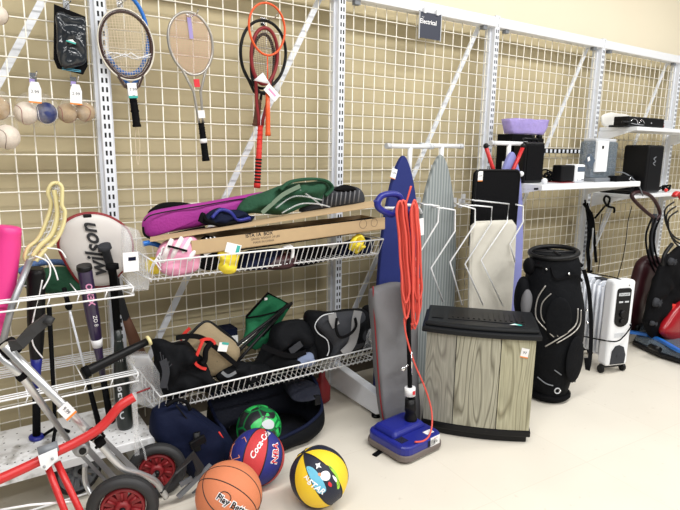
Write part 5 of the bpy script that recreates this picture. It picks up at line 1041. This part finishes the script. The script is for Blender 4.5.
# side pockets as flattened balls
def pocket(z, a, sc, m, nm, lab=None):
    c = gp(z, a, .012); n_ = (gp(z, a, 1)-gp(z, a, 0)).normalized(); fr = Fr((0, 0, 0), V(0, 0, 1).cross(n_), (0, 0, 1)); mb = MB(m); mb.ball(c, 1, 20, 14, sc=sc, fr=Fr((0, 0, 0), V(0, 0, 1).cross(n_), (0, 0, 1), n_)); part(nm, mb, t, lab)
pocket(.60, GA(-168), (.05, .13, .045), 'nylon', 'side_pocket'); pocket(.58, GA(-150), (.03, .085, .035), 'grey', 'mesh_panel', 'grey mesh side panel')
pocket(.40, GA(-142), (.045, .07, .03), 'grey', 'mesh_pouch', 'grey mesh pouch'); pocket(.52, GA(-95), (.07, .13, .012), 'nylon', 'front_pocket'); pocket(.28, GA(-60), (.07, .14, .012), 'nylon', 'lower_pocket')
pocket(.79, GA(-160), (.04, .05, .03), 'blackm', 'shoulder_pad')
for z0, a0 in ((.79, -118), (.77, -75), (.47, -20), (.54, -15), (.09, -80)): c = gp(z0, GA(a0), .012); mb = MB('chrome'); mb.ball(c, .008, 10, 8); part('rivet', mb, t, 'chrome rivet')
mb = MB('greyl'); c = gp(.09, GA(-86), .014); n_ = (gp(.09, GA(-86), 1)-gp(.09, GA(-86), 0)).normalized(); u_ = V(0, 0, 1).cross(n_); mb.tube([c+u_*.016*math.cos(a)+V(0, 0, .016*math.sin(a)) for a in [k*PI/8 for k in range(16)]], .0035, 6, closed=True); part('round_emblem', mb, t, 'white ring emblem')
mb = MB('blackm'); mb.box_sweep(spline([gp(.78, GA(-30), .02), gp(.65, GA(-5), .045), gp(.45, GA(-3), .045), gp(.28, GA(-12), .055), gp(.20, GA(-25), .06), gp(.27, GA(-28), .035)], 6), .022, .008, (.6, -.8, 0)); part('shoulder_strap', mb, t)
mb = MB('blackm'); mb.box_sweep(spline([gp(.80, GA(-110), .006), gp(.74, GA(-100), .016), gp(.76, GA(-60), .014), gp(.72, GA(-38), .014)], 6), .012, .005, (0, 0, 1)); part('buckle_strap', mb, t)
for a0 in (-8, 8): mb = MB('steel'); mb.tube([gp(.72, GA(a0), .012), gp(.10, GA(a0*1.5), .02)], .005, 8); part('stand_leg', mb, t)

# ================================================================ oil radiator
P1, P2 = onz(604.5, 375), onz(631.5, 372); P1 = V(P1.x, P1.y, 0)
gu = (P2-P1).normalized(); Wd = .172; t = thing('oil_radiator', 'white oil filled radiator with black control panel and caster wheels', 'radiator', P1.lerp(P2, .5)+V(.03, .15, 0))
g = Fr(P1, gu, V(-gu.y, gu.x, 0)); g.w = V(0, 0, 1)
mb = MB('white'); mb.box(g, (0, .0, .055), (Wd, .085, .635), bev=.02, seg=4); front = part('control_housing', mb, t)
mb = MB('black', 'greyp', 'chrome'); f2 = Fr(P1, gu, (0, 0, 1)); f2.w = -g.v
o = []
for cx, cy, a0 in ((.115, .565, 0), (.05, .565, 1)):
    for k in range(6): a = (a0+k/5)*PI/2; o.append((cx+.022*math.cos(a), cy+.02*math.sin(a)))
for k in range(9): a = PI+k/8*PI; o.append((.0825+.0545*math.cos(a), .37+.045*math.sin(a)))
mb.prism(o, f2, -.002, .006, bev=.002); part('control_panel', mb, front)
mb = MB('black', 'greyl'); c = f2(.082, .415, .006); mb.lathe([(0, .026), (.6, .023), (1, .018)], c, c+f2.w*.016, 20); c = f2(.082, .365, .006); mb.lathe([(0, .018), (1, .014)], c, c+f2.w*.012, 16); mb.box(f2, (.045, .49, .006), (.075, .50, .009), mi=1); mb.box(f2, (.09, .49, .006), (.12, .50, .009), mi=1); part('dials', mb, front)
mb = MB('greyl', 'ink'); mb.box(f2, (.04, .535, .0062), (.125, .555, .0065)); mb.text('De Longhi', lambda x, y: f2(.0825+x, .545+y, .0068), .017, mi=1, bold=.0003); part('brand_plate', mb, front)
mb = MB('greyl'); 
for r_ in range(4):
    for k in range(9): mb.box(f2, (.045+k*.009, .255+r_*.008, .0), (.051+k*.009, .259+r_*.008, .002), mi=0)
part('air_slots', mb, front, 'grey air slots')
mb = MB('greyd'); o = [(.03, .07), (.14, .07), (.145, .13), (.125, .185), (.09, .20), (.06, .195), (.035, .16)]; mb.prism(o, f2, -.001, .007, bev=.003); c = f2(.085, .13, .007); mb.lathe([(0, .014), (1, .012)], c, c+f2.w*.003, 14); part('lower_cover', mb, front, 'dark grey lower cover')
for k in range(7):
    y = .105+k*.043; mb = MB('whitem'); o = rrect(.075, .09, .60, .035)
    ff = Fr(g(Wd/2, y, 0), gu, (0, 0, 1)); ff.w = g.v; mb.prism(o, ff, -.004, .004, bev=.002, seg=1)
    o2 = rrect(.022, .12, .58, .02); mb.prism(o2, ff, -.016, .016, bev=.004, seg=1)
    for sx in (-.072, .072): mb.tube([ff(sx, .12, 0), ff(sx, .57, 0)], .010, 8, flat=1)
    part('fin', mb, t)
for z_ in (.15, .54): mb = MB('whitem'); mb.tube([g(Wd/2, .05, z_), g(Wd/2, .39, z_)], .024, 12); part('header_pipe', mb, t)
for y in (.04, .35):
    mb = MB('black'); mb.box(g, (-.01, y-.008, .035), (Wd+.01, y+.008, .06)); ax_ = part('caster_bar', mb, t)
    for x in (.0, Wd): c = g(x, y, .027); mb = MB('black'); mb.lathe([(0, .022), (.2, .027), (.8, .027), (1, .022)], c-gu*.012, c+gu*.012, 16); part('caster', mb, ax_)
mb = MB('blackm'); mb.tube(spline([f2(.15, .33, .02), f2(.09, .27, .03), f2(.02, .24, .03), g(-.02, .15, .21), g(-.03, .30, .19), g(-.02, .38, .20)], 6), .0045, 7); mb.tube(spline([f2(.15, .33, .02), g(Wd+.02, .1, .36), g(Wd+.03, .25, .40)], 6), .0045, 7)
mb.tube(spline([f2(.12, .60, .0), g(.06, .05, .64), g(.05, .25, .625), g(.03, .38, .62), g(.0, .40, .5)], 6), .004, 7); part('power_cord', mb, t)
mb = MB('greyd'); mb.box(g, (.05, .16, .60), (.11, .24, .606)); part('top_handle', mb, t)

# ================================================================ vacuums at the right edge
b0 = onz(648, 338); b0 = V(3.85, -.36, 0)
t = thing('upright_vacuum', 'slim maroon upright vacuum with looped handle leaning by the grid', 'vacuum cleaner', b0)
Yv = -.38
mb = MB('maroon'); mb.tube(spline([at(x, y, Yv) for x, y in ((654, 218), (644, 210), (634, 200), (632, 195), (638, 192), (649, 195), (656, 203), (660, 214), (656, 220))], 6), .014, 10); part('loop_handle', mb, t, 'maroon looped handle')
mb = MB('greyd'); mb.tube([at(655, 214, Yv), at(650, 262, Yv), at(645, 300, Yv)], [.018, .024, .035], 10); part('stem', mb, t)
mb = MB('maroon'); mb.pillow(pts2([(640, 262), (650, 255), (660, 262), (660, 300), (652, 335), (622, 338), (626, 310), (634, 282)], -.37), wallfr(-.37), .07, .07, wr=.01, p=3); part('dust_bag', mb, t)
mb = MB('blackm')
for k in range(3): mb.tube(spline([at(x+k*4, y, Yv-.05) for x, y in ((652, 218), (646, 235), (648, 255), (655, 275), (656, 295))], 5), .008, 7)
part('hose_and_cord', mb, t)
mb = MB('black'); c = at(640, 328, -.40); wb(mb, (c.x-.14, -.46, .01), (c.x+.14, -.28, .08), bev=.02); part('floor_head', mb, t)
t = thing('upright_vacuum', 'red and black upright vacuum cut off by the right photo edge', 'vacuum cleaner', (3.85, -.75, 0))
Yr = -.66
mb = MB(mat('glossy red cup', s(150, 20, 30), .25)); mb.pillow(pts2([(661, 333), (667, 318), (680, 302), (704, 288), (712, 348), (690, 352), (674, 345)], -.76), wallfr(-.76), .06, .05, p=3); part('dust_cup', mb, t, 'glossy red dust cup')
mb = MB('blackm'); mb.pillow(pts2([(646, 326), (650, 300), (658, 276), (668, 258), (686, 246), (700, 262), (700, 320), (680, 338), (656, 340)], -.70), wallfr(-.70), .05, .06, wr=.03, ws=14, p=3); part('motor_body', mb, t)
mb = MB('redf'); c = at(669, 306, -.72); wb(mb, (c.x-.025, -.76, c.z-.02), (c.x+.02, -.70, c.z+.02), bev=.004); part('release_button', mb, t, 'bright red button')
for nm, x, y, r in (('side_wheel', 659, 303, .034), ('knob', 655, 324, .018), ('knob', 674, 262, .028)):
    c = at(x, y, -.765); mb = MB('greyd'); mb.lathe([(0, r), (.5, r*.9), (.5, r*.6), (1, r*.5)], c+V(0, .03, 0), c-V(0, .012, 0), 16)
    for k in range(6): a = k*PI/3; mb.tube([c-V(0, .014, 0), c+V(math.cos(a)*r*.85, -.010, math.sin(a)*r*.85)], .003, 5)
    part(nm, mb, t)

mb = MB('red'); mb.tube(spline([at(x, y, Yr) for x, y in ((674, 196), (678, 193), (686, 206), (694, 222))], 5), .020, 10, flat=.6); mb.tube([at(688, 208, Yr), at(700, 240, Yr)], .02, 8); part('handle_grip', mb, t, 'red handle grip')
mb = MB('white'); mb.box_sweep([at(690, 232, -.64), at(672, 262, -.64)], .045, .02, (1, 0, .4)); part('white_wand', mb, t)
mb = MB('black')
for k in range(3): mb.tube(spline([at(x+k*1.8, y+k*4.5, -.67-.01*k) for x, y in ((674, 202), (665, 210), (667, 226), (676, 238), (690, 242))], 5), .006, 7)
mb.tube(spline([at(x, y, -.70) for x, y in ((672, 244), (664, 256), (664, 270), (676, 280), (690, 276))], 5), .014, 8); part('hose', mb, t)
mb = MB('smokef'); mb.pillow([(onz(x, y).x, onz(x, y).y) for x, y in ((634, 346), (660, 358), (690, 368), (712, 366), (700, 340), (664, 338), (640, 334))], Fr((0, 0, .05), (1, 0, 0), (0, 1, 0)), .05, .04, p=4, smooth_out=False); part('floor_head_cover', mb, t, 'smoky clear floor head')
mb = MB('bluev'); mb.box_sweep(spline([onz(x, y, .105) for x, y in ((630, 332), (648, 335), (662, 341), (678, 350), (694, 356))], 5), .03, .02, (0, 1, 0)); part('blue_bumper', mb, t, 'bright blue bumper strip')
mb = MB('black'); mb.prism([(onz(x, y).x, onz(x, y).y) for x, y in ((632, 346), (660, 359), (700, 371), (714, 366), (704, 342), (664, 338), (640, 334))], Fr((0, 0, .012), (1, 0, 0), (0, 1, 0)), 0, .03, bev=.006)
mb.tube([onz(x, y, .08) for x, y in ((650, 346), (660, 350))], .02, 8); part('floor_head_base', mb, t)

# ================================================================ lower right: hanging cords and sticks
def cordthing(lab, pts, Y, r=.004, m='blackm', n=6, name='hanging_power_cord'):
    mb = MB(m); mb.tube(spline([at(x, y, Y) for x, y in pts], n), r, 7); return single(name, mb, lab, 'cord')
mb = MB('blackm'); random.seed(11)
for k in range(5): mb.tube(spline([at(585+k*1.6+random.uniform(-1, 1), 200+k*3, -.09-.008*k), at(588+k*1.2, 225, -.10-.006*k), at(586+random.uniform(-2, 4), 250, -.10), at(588+k, 272, -.09)], 6), .007, 7)
mb.tube(spline([at(x, y, -.12) for x, y in ((584, 204), (592, 216), (594, 235), (596, 262))], 6), .012, 8)
single('hanging_power_cord', mb, 'bundle of black cords hanging beside the upright above the radiator', 'cord', None, None)
mb = MB('greyl'); mb.tube([at(593, 228, -.13), at(591, 270, -.12)], .006, 7); single('metal_rod', mb, 'pale metal rod hanging among black cords behind the golf bag', 'rod')
t = thing('folding_umbrella', 'slim pale stick with black handle hanging below the shelf', 'stick', at(604, 240, -.2)); mb = MB('greyl'); mb.tube([at(612, 208, -.2), at(596, 246, -.2)], .0055, 8); part('shaft', mb, t)
mb = MB('blackm'); mb.tube(spline([at(x, y, -.2) for x, y in ((607, 206), (604, 200), (606, 196), (610, 199), (608, 206), (614, 208), (614, 213))], 5), .009, 8); mb.tube([at(605, 206, -.2), at(595, 218, -.2)], .008, 8); part('handle', mb, t)
cordthing('long thin black cord hanging between radiator and maroon vacuum', [(632, 206), (628, 222), (626, 240), (622, 262), (614, 290)], -.10, .0035)
cordthing('second thin black cord left of the maroon vacuum handle', [(602, 214), (599, 232), (600, 255), (598, 272)], -.10, .003)
cordthing('grey cord curling over the lower right shelf edge to the maroon handle', [(616, 172), (624, 173), (632, 178), (639, 186), (643, 196)], -.40, .0045, 'greyp')
# ================================================================ goods on the lower shelf of the fourth bay (z 1.235)
ZA = 1.236
def atz(px, py, z): return onz(px, py, z)
def gbox(name, lab, cat, L, R, y0, y1, z0, z1, m, bev=.008, pn='cabinet'):
    t = thing(name, lab, cat, ((L+R)/2, (y0+y1)/2, z0)); mb = MB(m); wb(mb, (L, y0, z0), (R, y1, z1), bev=bev); part(pn, mb, t); return t
# speaker
xl = at(526, 150, -.32).x; xr = at(545, 150, -.32).x
zt = at(534, 142, -.32).z
t = gbox('loudspeaker', 'tall black loudspeaker on the shelf behind the lavender board', 'loudspeaker', xl, xr, -.32, -.22, ZA, zt, 'black', .012)
mb = MB('blackm'); wb(mb, (xl+.012, -.326, ZA+.02), (xr-.012, -.319, zt-.02), bev=.003); part('grille_cloth', mb, t)
mb = MB('black'); mb.tube([(xl+.02, -.27, zt), (xl+.03, -.27, zt+.02), (xr-.03, -.27, zt+.02), (xr-.02, -.27, zt)], .009, 8); part('carry_handle', mb, t)
xl2 = at(512, 140, -.205).x; xr2 = at(531, 140, -.205).x
t = gbox('subwoofer_box', 'matte black box behind the loudspeaker with the lilac bag on top', 'speaker', xl2, xr2, -.205, -.08, ZA, at(516, 134, -.205).z, 'blackm', .006)
mb = MB('black'); c = ((xl2+xr2)/2, -.205, ZA+.12); mb.lathe([(0, .06), (.5, .062), (.5, .05), (1, .02)], V(*c)+V(0, .004, 0), V(*c)-V(0, .006, 0), 24); part('driver', mb, t)
zb2 = at(516, 134, -.205).z
mb = MB('lilacf', 'lilac'); q = pts2([(508, 133), (505, 118), (512, 117), (546, 119), (544, 126), (540, 134)], -.14); mb.pillow(q, wallfr(-.14), .045, .045, wr=.007, ws=24, smooth_out=False, p=7)
mn = min(v.z for v in mb.v); 
for v in mb.v: v.z += (zb2+.001-mn)
o = single('lilac_gift_bag', mb, 'shiny lilac wrapped parcel on top of the black boxes', 'parcel')
# black binoculars-like adapter on the speaker
t = thing('camera_bag', 'small black case behind the loudspeaker top', 'case', at(540, 140, -.28)); q = at(541, 138, -.22); mb = MB('blackm'); wb(mb, (q.x-.05, -.19, ZA), (q.x+.08, -.10, q.z), bev=.01); part('case_body', mb, t)
mb = MB('black'); mb.ball((q.x+.06, -.16, q.z+.01), .022, 12, 8); mb.ball((q.x-.02, -.16, q.z+.01), .022, 12, 8); part('knobs', mb, t)
# balls: white ball feet seen by the T bar
for px, lab in (((545, 174), 'small white ball on the shelf beside the coiled black cable'),):
    c = at(*px, -.425); c.z = ZA+.019; mb = MB('white'); mb.ball(c, .019, 16, 12); single('ball', mb, lab, 'ball')
# coiled cable
mb = MB('blackm'); random.seed(5)
for k in range(7):
    c = at(549+random.uniform(-3, 4), 166+random.uniform(-4, 4), -.28); r = random.uniform(.022, .04); mb.tube([c+V(r*math.cos(a), random.uniform(-.003, .003)+.02*math.sin(a*1.3+k), r*math.sin(a)*.8) for a in [j*PI/8 for j in range(16)]], .005, 6, closed=True)
mn = min(v.z for v in mb.v)
for v in mb.v: v.z += ZA+.001-mn
single('coiled_cable', mb, 'tangle of black cable between loudspeaker and small projector', 'cable')
# projector
L, R = at(561, 170, -.36).x, at(583, 170, -.36).x; zt = at(565, 165, -.36).z
t = thing('portable_projector', 'small black and white projector on the shelf', 'projector', ((L+R)/2, -.3, ZA)); mid = L+(R-L)*.58
mb = MB('black'); wb(mb, (L, -.37, ZA+.004), (mid, -.29, zt), bev=.01); part('black_half', mb, t); mb = MB('white'); wb(mb, (mid-.004, -.38, ZA+.001), (R, -.28, zt+.004), bev=.014, seg=3); part('white_half', mb, t)
mb = MB('smoke', 'chrome'); c = V((mid+R)/2, -.381, (ZA+zt)/2+.016); wb(mb, (mid+.012, -.384, zt-.045), (R-.012, -.379, zt-.012), bev=.004); mb.tube([(mid+.015, -.384, ZA+.018), (R-.015, -.384, ZA+.018)], .004, 6, mi=1); part('lens_window', mb, t)
mb = MB('redd'); wb(mb, (L-.02, -.385, ZA), (mid-.02, -.25, ZA+.004)); part('red_mat', mb, t)
# power strip on the grid
mb = MB('black', 'whitem'); a = at(536, 150, -.02); b = at(580, 152, -.02); wb(mb, (a.x, -.045, a.z-.022), (b.x, -.0088, a.z+.012), bev=.003)
for k in range(10): x = a.x+.03+k*(b.x-a.x-.04)/10; wb(mb, (x, -.0475, a.z-.018), (x+.022, -.0445, a.z+.008), mi=1)
single('power_strip', mb, 'black power strip with pale sockets mounted on the grid', 'power strip')
# coffee maker clear / white
L, R = at(594, 160, -.36).x, at(617, 160, -.36).x; zt = at(600, 140, -.36).z
t = thing('coffee_machine', 'grey and clear coffee machine with white front panel at the shelf end', 'coffee maker', ((L+R)/2, -.28, ZA))
mb = MB('smokef'); wb(mb, (L+.0, -.36, ZA+.02), (R, -.24, zt-.01), bev=.012); part('clear_housing', mb, t, 'smoky clear housing')
mb = MB('white'); c0 = at(598, 145, -.375).x; c1 = at(609, 145, -.375).x; wb(mb, (c0, -.378, at(600, 172, -.375).z), (c1, -.355, zt-.005), bev=.006); part('front_panel', mb, t, 'white front panel'); 
mb = MB('greyl'); wb(mb, (L+.02, -.35, zt-.012), (R-.01, -.25, zt+.012), bev=.008); part('lid', mb, t)
mb = MB('smoke', 'tag'); f2 = Fr(at(590, 162, -.375), (1, 0, -.7), (.7, 0, 1)); mb.box(f2, (-.04, -.03, -.02), (.04, .045, .008), bev=.008); mb.box(Fr(at(587, 159, -.377), (1, 0, .5), (-.5, 0, 1)), (-.012, -.014, .012), (.012, .014, .014), mi=1); part('filter_basket', mb, t)
mb = MB('black'); c = V((c0+c1)/2-.01, -.378, zt-.05); mb.box(Fr(c, (1, 0, 0), (0, 0, 1)), (-.01, -.01, 0), (.01, .01, .003)); part('button', mb, t)
mb = MB('greyp'); wb(mb, (L-.01, -.39, ZA+.0), (R+.01, -.23, ZA+.025), bev=.006); part('base', mb, t)
# small black gadget with cord
L = at(612, 174, -.40).x; R = min(at(626, 174, -.40).x, UX[4]-.035); t = thing('adapter', 'small black gadget at the right end of the lower shelf', 'gadget', ((L+R)/2, -.4, ZA)); mb = MB('blackm'); wb(mb, (L, -.44, ZA), (R, -.37, ZA+.04), bev=.006); part('casing', mb, t)
mb = MB('chrome'); mb.ball((R-.02, -.442, ZA+.02), .008, 8, 6); part('knob', mb, t)
mb = MB('black', 'greyp'); a = at(538, 184, -.465); wb(mb, (a.x-.03, -.4635, 1.205), (a.x+.01, -.4605, 1.218)); single('shelf_tag', mb, 'tiny black tag on the front edge of the shelf below loudspeaker', 'tag')
# goods on the lower right shelf (z 1.125)
ZC = 1.126
L, R = at(648, 165, -.33).x, at(663, 165, -.33).x; L2 = at(625, 180, -.33).x
zt = at(652, 145, -.33).z
t = thing('coffee_maker', 'tall black coffee maker with grey side on the lower right shelf', 'coffee maker', ((L+R)/2, -.25, ZC))
mb = MB('black'); wb(mb, (L, -.33, ZC+.0), (R, -.12, zt), bev=.018, seg=3); part('body', mb, t)
mb = MB('greyp'); wb(mb, (R-.003, -.30, ZC+.03), (R+.02, -.14, zt-.03), bev=.006); part('side_panel', mb, t, 'grey side panel')
mb = MB('blackm'); c = V(L-.05, -.20, ZC+.09); mb.lathe([(0, .05), (.2, .062), (.6, .06), (.85, .045), (1, .045)], V(c.x, c.y, ZC+.002), V(c.x, c.y, ZC+.14), 20); part('carafe', mb, t)
mb = MB('greyp'); c = at(640, 160, -.332); mb.tube([V((L+R)/2-.03+.016*math.cos(k/24*4*PI)*(1), -.333, zt-.09-.0030*k) for k in range(24)], .004, 6); part('front_trim', mb, t)
mb = MB('greyl'); wb(mb, (R+.03, -.28, ZC), (R+.06, -.13, ZC+.19), bev=.005); single('carton', mb, 'narrow white carton right of the black coffee maker', 'box')
a = at(600, 190, -.36); mb = MB('black'); wb(mb, (UX[4]+.04, -.35, ZC), (L-.13, -.10, ZC+.028), bev=.008); t = single('tray', mb, 'flat black appliance tray left of the black coffee maker', 'tray')
mb = MB('blackm', 'redf'); random.seed(8)
for k in range(6):
    c = V(R+.16+random.uniform(-.02, .05), -.25+random.uniform(-.05, .05), ZC+.03); r = random.uniform(.02, .03); mb.tube([c+V(r*math.cos(a)*1.5, r*math.sin(a), .02*math.sin(a+k)) for a in [j*PI/6 for j in range(12)]], .006, 6, closed=True)
single('cable_heap', mb, 'heap of black cable on the lower right shelf near photo edge', 'cable')
mb = MB('redf'); mb.ball((R+.10, -.33, ZC+.016), .015, 10, 8); single('plug', mb, 'small red plug on the lower right shelf', 'plug')
# topmost shelf: disc player
ZB = 1.636
L, R = at(628, 115, -.30).x, at(664, 115, -.30).x
t = thing('disc_player', 'flat black disc player with silver trim on the topmost shelf', 'player', ((L+R)/2, -.22, ZB)); h = .075
mb = MB('black'); wb(mb, (L, -.31, ZB+.004), (R, -.19, ZB+h), bev=.008); part('casing', mb, t)
mb = MB('chrome'); mb.tube(spline([V(L+x*(R-L), -.313, ZB+z) for x, z in ((.02, .03), (.1, .055), (.2, .05), (.26, .02), (.34, .055), (.42, .02), (.2, .02), (.05, .025))], 4), .004, 5); part('silver_trim', mb, t)
mb = MB('greyl'); mb.ball((L+(R-L)*.62, -.311, ZB+.035), .005, 8, 6); part('button', mb, t)
mb = MB('clothw'); q = [(L+.02, ZB+h-.005), (L+.08, ZB+h+.03), (L+.2, ZB+h+.045), (R-.06, ZB+h+.03), (R+.04, ZB+h+.02), (R+.12, ZB+.03), (R+.12, ZB+.004), (R-.1, ZB+.006), (L+.1, ZB+.006)]
mb.pillow(q, wallfr(-.075), .015, .02, wr=.01, ws=16, p=3)
for v in mb.v: v.z = max(v.z, ZB+.001)
single('plastic_sheet', mb, 'crumpled white plastic sheet behind the flat disc player', 'plastic sheet')
t = thing('small_remote', 'small flat black gadget left of the disc player', 'gadget', (UX[4]+.1, -.2, ZB)); 
mb = MB('blackm'); a = at(596, 119, -.08).x; wb(mb, (UX[4]+.04, -.20, ZB), (UX[4]+.12, -.12, ZB+.015), bev=.003); part('casing', mb, t); mb = MB('black'); mb.tube(spline([V(UX[4]+.12, -.2, ZB+.012), V(UX[4]+.18, -.25, ZB+.02), V(L-.05, -.29, ZB+.03), V(L+.02, -.318, ZB+.03)], 5), .009, 7); part('lead', mb, t)
mb = MB('redd'); mb.ball((R+.06, -.26, ZB+.02), .018, 12, 8, sc=(1.6, 1, 1)); mb.tube([(R+.04, -.25, ZB+.03), (R+.09, -.26, ZB+.045)], .008, 6); single('gadget', mb, 'small red gadget right of the disc player', 'gadget')
mb = MB('greyl'); wb(mb, (R+.22, -.2, ZB), (R+.36, -.14, ZB+.08), bev=.01); single('box', mb, 'pale grey box on the topmost shelf at the right edge', 'box')
# small debris on the floor
mb = MB('blackm'); q = onz(378, 453, .004); mb.box(Fr(q, (1, .3, 0), (-.3, 1, 0)), (-.03, -.012, -.003), (.03, .012, .004)); single('rubber_scrap', mb, 'small black rubber scrap on the floor left of the vacuum base', 'scrap')
mb = MB('redd'); q = V(.95, .02, 0); mb.lathe([(0, .03), (.1, .05), (.5, .05), (.8, .02), (1, .018)], (at(322, 378, -.12).x, -.12, 0), (at(322, 378, -.12).x, -.12, .19), 16); single('bottle', mb, 'red bottle on the floor behind the open duffel', 'bottle')

# ================================================================ light
w = bpy.data.worlds.new('store'); bpy.context.scene.world = w; w.use_nodes = True; w.node_tree.nodes['Background'].inputs[0].default_value = (.98, .99, 1.0, 1); w.node_tree.nodes['Background'].inputs[1].default_value = .19
def lamp(x, y, z, sx, sy, e):
    l = bpy.data.lights.new('ceiling_lamp', 'AREA'); l.shape = 'RECTANGLE'; l.size = sx; l.size_y = sy; l.energy = e; l.color = (1, .985, .95)
    o = bpy.data.objects.new('ceiling_lamp', l); o.location = (x, y, z); C.objects.link(o)
for y, e in ((-2.1, 78), (-5.0, 100)):
    for x in (-1.2, 1.6, 4.4): lamp(x, y, 3.7, 2.4, .35, e)
sc = bpy.context.scene; sc.view_settings.view_transform = 'Standard'; sc.view_settings.look = 'None'; sc.view_settings.exposure = 0.0; sc.view_settings.gamma = 1; sc.view_settings.use_curve_mapping = False
